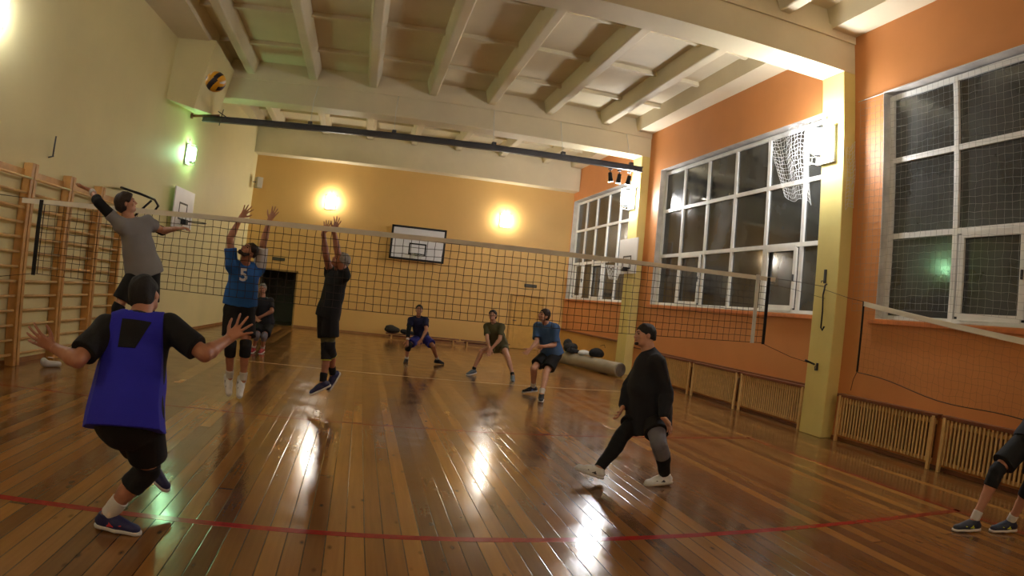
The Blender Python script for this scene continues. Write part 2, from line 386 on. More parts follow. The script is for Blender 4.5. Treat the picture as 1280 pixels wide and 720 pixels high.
    def footframe(s, k):
        A, T = s.J['a' + k], s.J['t' + k]; t = unit(T - A); N0 = np.array([0, 0, 1.0]) if abs(t[2]) < 0.75 else s.F
        S = unit(np.cross(t, N0)); N = unit(np.cross(S, t)); al = math.radians(20) if s.J['a' + k][2] - s.J['t' + k][2] > 0.0 else math.radians(8)
        D = t * math.cos(al) + N * math.sin(al); N2 = N * math.cos(al) - t * math.sin(al); return A, D, N2, S
    def footskin(s, f, k):
        A, D, N, S = s.footframe(k); c = s.sc
        f.cone(A - N * 0.02, A + D * 0.15 * c - N * 0.06 * c, 0.038 * c, 0.028 * c, 0.02); f.cone(A - D * 0.03 - N * 0.05, A - N * 0.05, 0.03, 0.032, 0.02)
    def shoe(s, k, m, sole_m, acc_m=None, label=None, lace_m=None):
        A, D, N, S = s.footframe(k); c = s.sc * 1.07; Z = A - N * 0.088
        f = SDF(A - 0.30, A + 0.30, 0.006)
        def q(x, y, z): return Z + D * x * c + S * y * c + N * z
        f.cone(q(-0.035, 0, 0.045), q(0.06, 0, 0.042), 0.040 * c, 0.043 * c, 0.02, side=S, flat=0.85); f.cone(q(0.06, 0, 0.042), q(0.165, 0, 0.034), 0.043 * c, 0.036 * c, 0.02, side=S, flat=0.75)
        f.cone(q(-0.012, 0, 0.06), q(-0.008, 0, 0.098), 0.042 * c, 0.042 * c, 0.02); f.cone(q(-0.0, 0, 0.08), q(0.10, 0, 0.05), 0.035 * c, 0.028 * c, 0.025)
        f.cut(q(0, 0, 0.018), -N); f.cut(q(0, 0, 0.100), N)
        sh = s.part(f, 'shoe', m, label=label)
        g = SDF(A - 0.30, A + 0.30, 0.006); g.cone(q(-0.035, 0, 0.012), q(0.06, 0.0, 0.012), 0.043 * c, 0.046 * c, 0.02, side=S, flat=0.9); g.cone(q(0.06, 0, 0.012), q(0.170, 0, 0.014), 0.046 * c, 0.040 * c, 0.02, side=S, flat=0.9)
        g.cut(q(0, 0, 0.0), -N); g.cut(q(0, 0, 0.024), N); s.part(g, 'sole', sole_m, sh)
        if lace_m is not None:
            b = MB()
            for i in range(4):
                x = 0.05 + i * 0.022; z = 0.088 - i * 0.006; b.tube([Vector(q(x, -0.026, z - 0.012)) - Vector(s.base), Vector(q(x + .004, 0, z + 0.001)) - Vector(s.base), Vector(q(x, 0.026, z - 0.012)) - Vector(s.base)], 0.004, 6)
            b.build('laces', lace_m, sh)
        if acc_m is not None:
            for sd in (-1, 1):
                h2 = SDF(A - 0.30, A + 0.30, 0.005); h2.cone(q(0.02, 0.039 * sd, 0.036), q(0.10, 0.037 * sd, 0.050), 0.009, 0.007, 0.01); h2.cone(q(0.03, 0.038 * sd, 0.055), q(0.06, 0.040 * sd, 0.035), 0.008, 0.007, 0.01); s.part(h2, 'side_stripe', acc_m, sh)
        return sh
    def patch(s, target, uvs, m, name, parent, center, U, Vv, direction, grid=14, off=0.004, label=None):
        """a print laid on the cloth: polygon given in (u, v) metres, projected on the target mesh"""
        bm = bmesh.new(); bm.from_mesh(target.data); tree = BVHTree.FromBMesh(bm); bm.free()
        vs = []; ok = True
        for (u, v) in uvs[0]:
            p = Vector(center + U * u + Vv * v - s.base) ; d = Vector(direction)
            h = tree.ray_cast(p - d * 0.6, d); 
            if h[0] is None: vs.append(p)
            else: vs.append(h[0] - d * off)
        me = bpy.data.meshes.new(name); me.from_pydata([v[:] for v in vs], [], uvs[1]); me.update()
        md = link(name, me, m, parent); sol = md.modifiers.new('thick', 'SOLIDIFY'); sol.thickness = 0.003; sol.offset = 1.0
        if label: md['label'] = label
        return md

def grid_poly(pts, n=12):
    """fill a quad (4 corners, uv) with an n x n grid"""
    a, b, c, d = [np.array(p, float) for p in pts]; vs, fs = [], []
    for i in range(n + 1):
        for j in range(n + 1):
            x, y = j / n, i / n; vs.append(tuple((a * (1 - x) + b * x) * (1 - y) + (d * (1 - x) + c * x) * y))
    for i in range(n):
        for j in range(n): k = i * (n + 1) + j; fs.append((k, k + 1, k + n + 2, k + n + 1))
    return vs, fs
# ------------------------------------------------------------------ materials of the hall
def wall_mat(name, rgb, stains=0.10, scale=0.6, seed=0.0, line=None):
    """painted plaster: soft blotches, fine bump"""
    m = bpy.data.materials.new(name); m.use_nodes = True; nt = m.node_tree; b = nt.nodes['Principled BSDF']
    b.inputs['Roughness'].default_value = 0.55; b.inputs['Specular IOR Level'].default_value = 0.35
    tc = nt.nodes.new('ShaderNodeTexCoord'); n = nt.nodes.new('ShaderNodeTexNoise'); n.inputs['Scale'].default_value = scale; n.inputs['Detail'].default_value = 8; n.inputs['Roughness'].default_value = 0.6
    mp = nt.nodes.new('ShaderNodeMapping'); mp.inputs['Location'].default_value = (seed, seed * 2, seed); nt.links.new(tc.outputs['Object'], mp.inputs['Vector']); nt.links.new(mp.outputs[0], n.inputs['Vector'])
    c = lin(rgb); r = nt.nodes.new('ShaderNodeValToRGB'); r.color_ramp.elements[0].position = 0.3; r.color_ramp.elements[1].position = 0.7
    r.color_ramp.elements[0].color = tuple(v * (1 - stains) for v in c[:3]) + (1,); r.color_ramp.elements[1].color = tuple(v * (1 + stains * 0.4) for v in c[:3]) + (1,)
    nt.links.new(n.outputs['Fac'], r.inputs['Fac']); nt.links.new(r.outputs['Color'], b.inputs['Base Color'])
    n2 = nt.nodes.new('ShaderNodeTexNoise'); n2.inputs['Scale'].default_value = 35; n2.inputs['Detail'].default_value = 4; nt.links.new(tc.outputs['Object'], n2.inputs['Vector'])
    bp = nt.nodes.new('ShaderNodeBump'); bp.inputs['Strength'].default_value = 0.12; bp.inputs['Distance'].default_value = 0.01; nt.links.new(n2.outputs['Fac'], bp.inputs['Height']); nt.links.new(bp.outputs['Normal'], b.inputs['Normal'])
    MATS[name] = m; return m

def floor_mat():
    m = bpy.data.materials.new('varnished_planks'); m.use_nodes = True; nt = m.node_tree; N = nt.nodes.new; Lk = nt.links.new; b = nt.nodes['Principled BSDF']
    tc = N('ShaderNodeTexCoord'); sp = N('ShaderNodeSeparateXYZ'); Lk(tc.outputs['Object'], sp.inputs[0])
    def M(op, a, bb=None, c=None):
        n = N('ShaderNodeMath'); n.operation = op
        for i, v in enumerate((a, bb, c)):
            if v is None: continue
            if isinstance(v, (int, float)): n.inputs[i].default_value = v
            else: Lk(v, n.inputs[i])
        return n.outputs[0]
    W = 0.125
    xs = M('DIVIDE', sp.outputs['X'], W); ix = M('FLOOR', xs); fx = M('FRACT', xs)
    wn = N('ShaderNodeTexWhiteNoise'); wn.noise_dimensions = '1D'; Lk(ix, wn.inputs['W'])
    ys = M('ADD', M('DIVIDE', sp.outputs['Y'], 12.0), M('MULTIPLY', wn.outputs['Value'], 7.3)); iy = M('FLOOR', ys); fy = M('FRACT', ys)
    cv = N('ShaderNodeCombineXYZ'); Lk(ix, cv.inputs[0]); Lk(iy, cv.inputs[1])
    w2 = N('ShaderNodeTexWhiteNoise'); w2.noise_dimensions = '3D'; Lk(cv.outputs[0], w2.inputs['Vector'])
    # grain
    mp = N('ShaderNodeMapping'); mp.inputs['Scale'].default_value = (26, 1.3, 1); Lk(tc.outputs['Object'], mp.inputs[0])
    add = N('ShaderNodeVectorMath'); add.operation = 'ADD'; sc = N('ShaderNodeVectorMath'); sc.operation = 'SCALE'; sc.inputs['Scale'].default_value = 23.0; Lk(w2.outputs['Color'], sc.inputs[0]); Lk(mp.outputs[0], add.inputs[0]); Lk(sc.outputs[0], add.inputs[1])
    g = N('ShaderNodeTexNoise'); g.inputs['Scale'].default_value = 1.0; g.inputs['Detail'].default_value = 6; g.inputs['Distortion'].default_value = 0.6; Lk(add.outputs[0], g.inputs['Vector'])
    # knots
    mk = N('ShaderNodeMapping'); mk.inputs['Scale'].default_value = (8, 3.6, 1); Lk(tc.outputs['Object'], mk.inputs[0])
    vo = N('ShaderNodeTexVoronoi'); vo.inputs['Scale'].default_value = 0.9; Lk(mk.outputs[0], vo.inputs['Vector'])
    kn = N('ShaderNodeMapRange'); kn.inputs['From Min'].default_value = 0.03; kn.inputs['From Max'].default_value = 0.15; kn.inputs['To Min'].default_value = 0.35; Lk(vo.outputs['Distance'], kn.inputs['Value'])
    # wear, broad
    wr = N('ShaderNodeTexNoise'); wr.inputs['Scale'].default_value = 0.35; wr.inputs['Detail'].default_value = 4; Lk(tc.outputs['Object'], wr.inputs['Vector'])
    r = N('ShaderNodeValToRGB'); e = r.color_ramp.elements; e[0].position = 0.0; e[0].color = lin((92, 60, 32)); e[1].position = 1.0; e[1].color = lin((204, 154, 84))
    for p, c in ((0.45, (130, 88, 46)), (0.8, (164, 116, 58))):
        q = e.new(p); q.color = lin(c)
    mixv = M('ADD', M('MULTIPLY', w2.outputs['Value'], 0.66), M('MULTIPLY', g.outputs['Fac'], 0.30)); mixv = M('ADD', mixv, M('MULTIPLY_ADD', wr.outputs['Fac'], 0.5, -0.30)); Lk(mixv, r.inputs['Fac'])
    # seams
    ed = M('MINIMUM', fx, M('SUBTRACT', 1.0, fx)); se = N('ShaderNodeMapRange'); se.inputs['From Min'].default_value = 0.012; se.inputs['From Max'].default_value = 0.045; se.inputs['To Min'].default_value = 0.25; Lk(ed, se.inputs['Value'])
    ey = M('MINIMUM', fy, M('SUBTRACT', 1.0, fy)); s2 = N('ShaderNodeMapRange'); s2.inputs['From Min'].default_value = 0.0003; s2.inputs['From Max'].default_value = 0.0012; s2.inputs['To Min'].default_value = 0.25; Lk(ey, s2.inputs['Value'])
    f = M('MULTIPLY', M('MULTIPLY', se.outputs[0], s2.outputs[0]), kn.outputs[0])
    mx = N('ShaderNodeMix'); mx.data_type = 'RGBA'; mx.blend_type = 'MULTIPLY'; mx.inputs['Factor'].default_value = 1.0; Lk(r.outputs['Color'], mx.inputs['A']); Lk(f, mx.inputs['B']); Lk(mx.outputs['Result'], b.inputs['Base Color'])
    # varnish: uneven gloss and ripples
    rn = N('ShaderNodeTexNoise'); rn.inputs['Scale'].default_value = 3.0; rn.inputs['Detail'].default_value = 5; Lk(tc.outputs['Object'], rn.inputs['Vector'])
    rr = N('ShaderNodeMapRange'); rr.inputs['From Min'].default_value = 0.3; rr.inputs['From Max'].default_value = 0.7; rr.inputs['To Min'].default_value = 0.10; rr.inputs['To Max'].default_value = 0.22; Lk(rn.outputs['Fac'], rr.inputs['Value']); Lk(rr.outputs[0], b.inputs['Roughness'])
    b.inputs['Specular IOR Level'].default_value = 0.5
    hb = M('ADD', M('MULTIPLY', M('MULTIPLY', se.outputs[0], 1.0), 0.5), M('MULTIPLY', w2.outputs['Value'], 0.12))
    m3 = N('ShaderNodeMapping'); m3.inputs['Scale'].default_value = (28, 14, 1); Lk(tc.outputs['Object'], m3.inputs[0]); rp = N('ShaderNodeTexNoise'); rp.inputs['Scale'].default_value = 1.0; rp.inputs['Detail'].default_value = 2; Lk(m3.outputs[0], rp.inputs['Vector'])
    hb = M('ADD', hb, M('MULTIPLY', rp.outputs['Fac'], 0.55)); hb = M('ADD', hb, M('MULTIPLY', g.outputs['Fac'], 0.12))
    bp = N('ShaderNodeBump'); bp.inputs['Strength'].default_value = 0.35; bp.inputs['Distance'].default_value = 0.0035; Lk(hb, bp.inputs['Height']); Lk(bp.outputs['Normal'], b.inputs['Normal'])
    MATS['floor'] = m; return m

M_left = wall_mat('pale_yellow_paint', (222, 212, 160), 0.08, 0.5, 3)
M_back = wall_mat('ochre_yellow_paint', (214, 172, 102), 0.08, 0.5, 9)
M_right = wall_mat('orange_paint', (208, 138, 80), 0.10, 0.7, 5)
M_col = wall_mat('lemon_yellow_paint', (226, 210, 134), 0.10, 0.9, 1)
M_ceil = wall_mat('whitewash', (220, 208, 176), 0.10, 0.8, 2)
M_panel = wall_mat('ochre_panel_paint', (206, 160, 84), 0.12, 0.9, 4)
M_reveal = wall_mat('worn_white_paint', (216, 210, 200), 0.35, 2.2, 6)
M_floor = floor_mat()
M_frame = mat('white_frame_paint', (232, 230, 224), 0.45, noise=0.12, nscale=4, bump=0.1)
M_red = mat('red_line_paint', (150, 34, 30), 0.16, noise=0.25, nscale=14, bump=0.08, bscale=30)
M_wline = mat('white_line_paint', (214, 190, 150), 0.18, noise=0.25, nscale=14)
M_black = mat('black_metal', (26, 26, 28), 0.45, 0.4, noise=0.1)
M_steel = mat('dark_steel', (72, 72, 74), 0.45, 0.5, noise=0.2, nscale=5)
M_white = mat('white_board', (222, 222, 226), 0.4, noise=0.05, nscale=3)
M_wood = mat('varnished_pine', (200, 152, 88), 0.35, noise=0.22, nscale=7, bump=0.1)
M_wood2 = mat('pale_pine_slat', (214, 176, 116), 0.4, noise=0.15, nscale=9, bump=0.1)
M_brown = mat('brown_wood', (120, 66, 36), 0.4, noise=0.25, nscale=6)
M_rope = mat('dark_cord', (44, 36, 30), 0.8, noise=0.1)
M_wcord = mat('white_cord', (214, 214, 208), 0.8, noise=0.05)
M_tape = mat('canvas_tape', (234, 228, 210), 0.7, noise=0.15, nscale=3, bump=0.1)
M_dark = mat('dark_void', (34, 32, 30), 0.8, noise=0.3, nscale=2)

def glass_mat():
    m = bpy.data.materials.new('night_glass'); m.use_nodes = True; nt = m.node_tree; b = nt.nodes['Principled BSDF']; N = nt.nodes.new; Lk = nt.links.new
    b.inputs['Transmission Weight'].default_value = 0.3; b.inputs['IOR'].default_value = 1.5; b.inputs['Specular IOR Level'].default_value = 0.9
    tc = N('ShaderNodeTexCoord'); n = N('ShaderNodeTexNoise'); n.inputs['Scale'].default_value = 0.8; n.inputs['Detail'].default_value = 6; Lk(tc.outputs['Object'], n.inputs['Vector'])
    r = N('ShaderNodeValToRGB'); r.color_ramp.elements[0].position = 0.35; r.color_ramp.elements[0].color = lin((62, 64, 62)); r.color_ramp.elements[1].position = 0.7; r.color_ramp.elements[1].color = lin((104, 106, 104))
    Lk(n.outputs['Fac'], r.inputs['Fac']); Lk(r.outputs['Color'], b.inputs['Base Color'])
    q = N('ShaderNodeMapRange'); q.inputs['From Min'].default_value = 0.35; q.inputs['From Max'].default_value = 0.7; q.inputs['To Min'].default_value = 0.05; q.inputs['To Max'].default_value = 0.22; Lk(n.outputs['Fac'], q.inputs['Value']); Lk(q.outputs[0], b.inputs['Roughness'])
    return m
M_glass = glass_mat()

def struct(mb, name, m): return tag(mb.build(name, m), kind='structure')
def wallbox(mb, fx, y0, y1, z0, z1, t, side):
    """slab along y whose inner face is x = fx(y); t thick outwards (side = -1 left, +1 right)"""
    p = []
    for z in (z0, z1): p += [(fx(y0), y0, z), (fx(y0) + side * t, y0, z), (fx(y1) + side * t, y1, z), (fx(y1), y1, z)]
    return mb.hexa(p)

# floor
b = MB(); b.hexa([(-7, YN - .3, -.2), (9, YN - .3, -.2), (9, 24.5, -.2), (-7, 24.5, -.2), (-7, YN - .3, 0), (9, YN - .3, 0), (9, 24.5, 0), (-7, 24.5, 0)]); struct(b, 'floor', M_floor)
# painted lines
def line(p0, p1, w, m, name='floor_marking'):
    b = MB(); a, c = Vector((*p0, .0008)), Vector((*p1, .0008)); b.beam(a, c, w, .0016); return struct(b, name, m)
def yC(x): return 7.59 + .024 * x
def yA(x): return 4.061 + .01 * x
line((LX(7.5) + .3, yC(-4.8)), (5.55, yC(5.55)), .065, M_red); line((-4.6, yA(-4.6)), (5.72, yA(5.72)), .075, M_red)
def xS(y): return 5.903 - .047 * y
line((xS(3.0), 3.0), (xS(7.75), 7.75), .065, M_red)
line((-2.3, 12.17), (5.6, 12.17), .05, M_wline)
# left wall
b = MB(); wallbox(b, LX, YN, 22.2, 0, 7.0, .3, -1); struct(b, 'wall_left', M_left)
b = MB(); b.hexa([(LX(22) , 21.9 - .0, 0), (0, 21.9, 0), (0, 21.9, 0), (0, 21.9, 0)] + [(0, 0, 0)] * 4) if False else None
# back wall with the open doorway
def backseg(x0, x1, z0, z1, mb):
    p = []
    for z in (z0, z1): p += [(x0, BY(x0), z), (x1, BY(x1), z), (x1, BY(x1) + .3, z), (x0, BY(x0) + .3, z)]
    mb.hexa(p)
b = MB(); backseg(-4.6, -3.61, 0, 7, b); backseg(-3.61, -2.34, 1.83, 7, b); backseg(-2.34, 7.6, 0, 7, b); struct(b, 'wall_back', M_back)
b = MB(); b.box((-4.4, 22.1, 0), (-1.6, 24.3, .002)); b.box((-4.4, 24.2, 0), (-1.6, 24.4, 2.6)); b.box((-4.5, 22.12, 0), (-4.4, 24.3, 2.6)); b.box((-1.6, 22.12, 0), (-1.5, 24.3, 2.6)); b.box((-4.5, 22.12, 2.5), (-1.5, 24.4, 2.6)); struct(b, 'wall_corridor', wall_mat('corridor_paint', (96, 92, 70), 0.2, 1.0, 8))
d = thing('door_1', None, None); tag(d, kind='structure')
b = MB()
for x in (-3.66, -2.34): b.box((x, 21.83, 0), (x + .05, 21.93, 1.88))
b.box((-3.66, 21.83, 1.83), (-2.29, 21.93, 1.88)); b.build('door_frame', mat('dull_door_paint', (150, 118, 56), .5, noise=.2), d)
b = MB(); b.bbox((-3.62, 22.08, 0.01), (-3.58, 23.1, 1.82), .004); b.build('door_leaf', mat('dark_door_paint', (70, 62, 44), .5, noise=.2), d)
# closed painted door on the right of the back wall
d = thing('door_2', None, None, (0, 0, 0)); tag(d, kind='structure'); y0 = BY(5.7)
b = MB()
for x in (5.05, 6.19): b.bbox((x, y0 - .05, 0), (x + .06, y0 + .03, 1.86), .006)
b.bbox((5.05, y0 - .06, 1.82), (6.25, y0 + .03, 1.88), .006); b.build('door_frame', mat('ochre_door_paint', (176, 132, 58), .45, noise=.15), d)
b = MB(); b.bbox((5.11, y0 - .025, .01), (6.19, y0 + .02, 1.82), .004)
for z0, z1 in ((.15, .8), (.95, 1.7)): b.bbox((5.25, y0 - .035, z0), (6.05, y0 - .02, z1), .006)
lf = b.build('door_leaf', mat('ochre_door_leaf', (206, 160, 76), .45, noise=.12), d)
b = MB(); b.tube([(5.2, y0 - .03, .98), (5.2, y0 - .08, .98), (5.31, y0 - .08, .98)], .011); b.build('door_handle', M_steel, lf)
# near wall behind the camera
b = MB(); b.box((-7, YN - .3, 0), (9, YN, 7)); struct(b, 'wall_front', M_back)

# right wall: below, above and between the windows
WINS = [(-4.2, 1.4 - .0), (1.9, 7.07), (9.0 - .0, 14.78), (16.9, 21.62)]   # window openings along y
WINS = [(-5.0 + .6, -.6), (.9, 7.07), (8.45, 14.80), (16.3, 21.6)]
Z0, Z1 = 1.90, 5.32
b = MB(); ys = [YN]
for a, c in WINS: ys += [a, c]
ys.append(22.1)
wallbox(b, WX, YN, 22.1, 0, Z0, .42, 1); wallbox(b, WX, YN, 22.1, Z1 + .06, 7.0, .42, 1)
for i in range(0, len(ys), 2): wallbox(b, WX, ys[i], ys[i + 1], Z0, Z1 + .06, .42, 1)
struct(b, 'wall_right', M_right)
b = MB()   # worn white reveals
for a, c in WINS:
    for y0_, y1_ in ((a, a + .012), (c - .012, c)): wallbox(b, lambda y: WX(y) + .002, y0_, y1_, Z0, Z1 + .06, .3, 1)
    wallbox(b, lambda y: WX(y) + .002, a, c, Z0 - .0, Z0 + .012, .3, 1); wallbox(b, lambda y: WX(y) + .002, a, c, Z1 + .048, Z1 + .06, .3, 1)
struct(b, 'trim_1', M_reveal)
# sill ledge line under the windows
b = MB()
for a, c in WINS: wallbox(b, lambda y: WX(y) - .05, a - .06, c + .1 if c < 20 else c, Z0 - .07, Z0 - .02, .06, 1)
struct(b, 'trim_2', mat('orange_ledge_paint', (206, 122, 64), .45, noise=.2))

def window(n, verts, zt, label_y, casement=None):
    """frame with one mullion per listed y, transoms at zt; every pane is a part"""
    w = thing('window_%d' % n, None, None); tag(w, kind='structure')
    b = MB(); y0_, y1_ = verts[0], verts[-1]
    for y in verts:
        wd = .11 if y in (y0_, y1_) or y in (casement or []) else .085
        b.bbox((GX(y) - .04, y - wd / 2, Z0), (GX(y) + .04, y + wd / 2, Z1), .008)
    for z in zt:
        a, c = Vector((GX(y0_), y0_, z)), Vector((GX(y1_), y1_, z)); b.beam(a, c, .075, .08)
    b.build('frame', M_frame, w)
    for i in range(len(verts) - 1):
        for j in range(len(zt) - 1):
            a, c = verts[i], verts[i + 1]; g = MB(); g.hexa([(GX(a) + .0, a, zt[j]), (GX(a) + .008, a, zt[j]), (GX(c) + .008, c, zt[j]), (GX(c), c, zt[j]), (GX(a), a, zt[j + 1]), (GX(a) + .008, a, zt[j + 1]), (GX(c) + .008, c, zt[j + 1]), (GX(c), c, zt[j + 1])])
            g.build('pane', M_glass, w)
    return w
ZT = [Z0 + .03, 3.14, 4.29, Z1 - .03]
w = window(1, [.95, 2.15, 3.37, 4.58, 5.80, 7.03], ZT, 0)
# opening casement frame in the lower row (thicker inner frame)
def casement(w, y0_, y1_, z0, z1, t=.09, off=-.05):
    b = MB()
    for y in (y0_, y1_): b.bbox((GX(y) + off - .02, y - t / 2, z0), (GX(y) + off + .02, y + t / 2, z1), .006)
    for z in (z0, z1): b.beam((GX(y0_) + off, y0_, z), (GX(y1_) + off, y1_, z), .04, t)
    o = b.build('casement', M_frame, w); h = MB(); h.bbox((GX(y0_) + off - .05, y0_ - .012, (z0 + z1) / 2 - .06), (GX(y0_) + off - .02, y0_ + .012, (z0 + z1) / 2 + .06), .004); h.build('handle', M_steel, o)
casement(w, 4.72, 5.66, 2.0, 3.08)
w = window(2, [8.5, 9.14, 10.26, 11.44, 12.58, 13.72, 14.75], ZT, 0)
casement(w, 9.26, 10.14, 2.0, 3.08); casement(w, 12.7, 13.6, 2.0, 3.08, .06)
w = window(3, [16.4, 17.66, 18.6, 19.61, 20.58, 21.5], ZT, 0)
casement(w, 18.7, 19.5, 2.0, 3.05, .06); casement(w, 19.72, 20.48, 2.0, 3.05, .07, -.28)
window(4, [-4.3, -3.4, -2.5, -1.6, -.65], ZT, 0)

# columns
def column(yc0, yc1, n):
    b = MB(); p = []
    for z in (0, ZB): p += [(CX(yc0), yc0, z), (WX(yc0) + .05, yc0, z), (WX(yc1) + .05, yc1, z), (CX(yc1), yc1, z)]
    b.hexa(p); bm_ = b.build('column', M_col); tag(bm_, kind='structure')
    md = bm_.modifiers.new('bev', 'BEVEL'); md.width = .012; md.segments = 2; return bm_
column(7.70, 8.24, 1); column(15.5, 16.08, 2); column(-.15, .4, 3)
# ceiling: slab, ribs, cross strips, edge soffits
b = MB(); b.box((-7, YN - .3, ZS), (9, 22.5, ZS + .2)); struct(b, 'ceiling', M_ceil)
RX_ = [-5.0, -3.48, -1.90, -.40, 1.10, 2.60, 4.13, 5.68]
bays = [(YN, 7.7), (8.28, 15.5), (16.1, 21.3)]
for x in RX_[1:]:
    for (a, c) in bays:
        b = MB(); x0, x1 = x - .13, x + .13
        b.hexa([(x0 + .03, a, ZR), (x1 - .03, a, ZR), (x1 - .03, c, ZR), (x0 + .03, c, ZR), (x0 - .05, a, ZS + .01), (x1 + .05, a, ZS + .01), (x1 + .05, c, ZS + .01), (x0 - .05, c, ZS + .01)]); o = struct(b, 'ceiling_rib', M_ceil)
        md = o.modifiers.new('b', 'BEVEL'); md.width = .03; md.segments = 3
b = MB()
for y in (-3.5, -1.55, .4, 2.35, 4.3, 6.2, 10.15, 12.1, 14.05, 18.0, 19.9): b.box((-4.2, y - .05, ZS - .09), (6.6, y + .05, ZS + .01))
struct(b, 'ceiling_strips', M_ceil)
b = MB()
for (a, c) in bays: b.hexa([(LX(a) - .1, a, ZR), (-4.05, a, ZR), (-4.05, c, ZR), (LX(c) - .1, c, ZR), (LX(a) - .1, a, ZS + .01), (-4.0, a, ZS + .01), (-4.0, c, ZS + .01), (LX(c) - .1, c, ZS + .01)]) if a > 8 else b.box((-5.9, a, ZR), (-4.5, c, ZS + .01))
for (a, c) in bays: b.hexa([(6.62, a, ZR), (WX(a) + .1, a, ZR), (WX(c) + .1, c, ZR), (6.62, c, ZR), (6.55, a, ZS + .01), (WX(a) + .1, a, ZS + .01), (WX(c) + .1, c, ZS + .01), (6.55, c, ZS + .01)])
struct(b, 'ceiling_edge', M_ceil)
def beam(y0_, y1_, z0, name='beam'):
    b = MB(); b.box((-5.9, y0_, z0), (7.6, y1_, ZS + .01)); b.box((-5.9, y0_ - .03, z0 + .52), (7.6, y1_ + .03, ZR + .08)); o = struct(b, name, M_ceil); return o
beam(7.70, 8.26, ZB); beam(15.5, 16.08, ZB); beam(-.15, .4, ZB)
b = MB(); b.hexa([(-4.4, BY(-4.4) - .5, ZBB), (7.4, BY(7.4) - .5, ZBB), (7.4, 22, ZBB), (-4.4, 22, ZBB), (-4.4, BY(-4.4) - .5, ZS + .02), (7.4, BY(7.4) - .5, ZS + .02), (7.4, 22, ZS + .02), (-4.4, 22, ZS + .02)]); struct(b, 'beam', M_ceil)
# corbel box on the left wall under the far beam
b = MB(); b.hexa([(LX(13.4) - .05, 13.4, 5.14), (-4.12, 13.4, 4.97), (-4.12, 15.49, 5.34), (LX(15.5) - .05, 15.49, 5.34), (LX(13.4) - .05, 13.4, ZR + .02), (-3.9, 13.4, ZR + .02), (-3.9, 15.49, ZR + .02), (LX(15.5) - .05, 15.49, ZR + .02)])
o = struct(b, 'column_head', M_left)
# baseboards
b = MB()
p = []
backs = [(-4.25, -3.68), (-2.28, 5.04), (6.27, 7.2)]
for x0, x1 in backs: b.hexa([(x0, BY(x0) - .025, 0), (x1, BY(x1) - .025, 0), (x1, BY(x1), 0), (x0, BY(x0), 0), (x0, BY(x0) - .02, .07), (x1, BY(x1) - .02, .07), (x1, BY(x1), .07), (x0, BY(x0), .07)])
struct(b, 'baseboard_back', mat('ochre_baseboard', (150, 104, 56), .45, noise=.2))
b = MB(); wallbox(b, lambda y: LX(y) + .025, YN, 21.8, 0, .07, .03, -1); struct(b, 'baseboard_left', MATS['ochre_baseboard'])
b = MB(); wallbox(b, lambda y: WX(y) - .02, YN, 21.6, 0, .05, .03, 1); struct(b, 'baseboard_right', M_brown)
# boxed lower wall in the far right bay, with its brown rail
b = MB(); wallbox(b, lambda y: CX(y) + .12, 16.08, 21.6, 0, .80, .14, 1); struct(b, 'trim_3', M_panel)
b = MB(); wallbox(b, lambda y: CX(y) + .08, 16.1, 21.6, .80, .845, .18, 1); struct(b, 'trim_4', M_brown)
# ------------------------------------------------------------------ wall lamps
def lamp_mat(name, rgb, s): return mat(name, (255, 255, 255), .5, emis=rgb, estr=s)
M_cage = mat('cage_wire', (150, 150, 140), .4, .6)
def lamp(loc, rz, col, strength, label, scale=1.0):
    """caged tube lamp, local -y is out of the wall"""
    t = thing('caged_lamp', label, 'lamp', loc, rz); t.scale = (scale, scale * (1.35 if scale > 1.05 else 1), scale)
    b = MB(); b.bbox((-.17, -.03, -.24), (.17, 0, .24), .008); b.build('back_plate', mat('lamp_plate', (190, 190, 180), .4, noise=.1), t)
    b = MB(); b.disc_prof([(.0, -.17), (.06, -.165), (.085, -.14), (.085, .13), (.06, .16), (0, .17)], (-.0, -.115, .02), 20); b.build('tube_bulb', lamp_mat('glow_' + label[:12].replace(' ', '_'), col, strength), t)
    b = MB(); b.disc_prof([(0, -.03), (.04, -.03), (.04, .02), (0, .02)], (0, -.11, -.15), 16); b.build('socket', M_steel, t)
    b = MB()
    def arc(z, r=.17, n=12): return [(r * math.cos(math.pi + math.pi * i / n), -.03 - .185 * math.sin(math.pi * i / n), z) for i in range(n + 1)]
    for z in (-.22, .22): b.tube(arc(z, .18), .006, 6)
    for i in range(1, 12):
        x, y, _ = arc(0, .18)[i]; b.tube([(x, y, -.22), (x, y, .22)], .0035, 5)
    b.build('cage', M_cage, t)
    b = MB(); b.tube([(0, -.012, .24), (0, -.012, .24 + .14)], .008, 6); b.build('conduit', M_cage, t)
    return t
PI = math.pi
WARM, COOL, GREEN = (1.0, .94, .84), (.97, .97, 1.0), (.45, 1.0, .52)
E0 = LAMP_E
lamp((-1.47, BY(-1.47) , 4.31), 0, WARM, E0 * .6, 'glaring white caged lamp on the ochre back wall above the jumping player in black')
lamp((4.57, BY(4.57), 4.38), 0, WARM, E0 * .6, 'glaring warm caged lamp on the back wall right of the framed backboard')
lamp((CX(15.9), 15.90, 4.70), -PI / 2, COOL, E0 * 1.0, 'bright caged lamp on the far yellow column above the backboard', 1.2)
lamp((CX(8.10), 8.10, 4.66), -PI / 2, COOL, E0 * 1.0, 'large blinding caged lamp on the near yellow column', 1.3)
lamp((LX(15.2), 15.2, 4.28), PI / 2, GREEN, E0 * .28, 'green glowing caged lamp on the pale left wall')
lamp((LX(7.4), 7.4, 4.5), PI / 2, COOL, E0 * .4, 'caged lamp high on the left wall above the wall bars')
lamp((LX(.6), .6, 4.6), PI / 2, WARM, E0 * .5, 'caged lamp on the left wall behind the camera')
lamp((CX(.12), .12, 4.66), -PI / 2, WARM, E0 * .8, 'caged lamp on the nearest yellow column behind the camera')
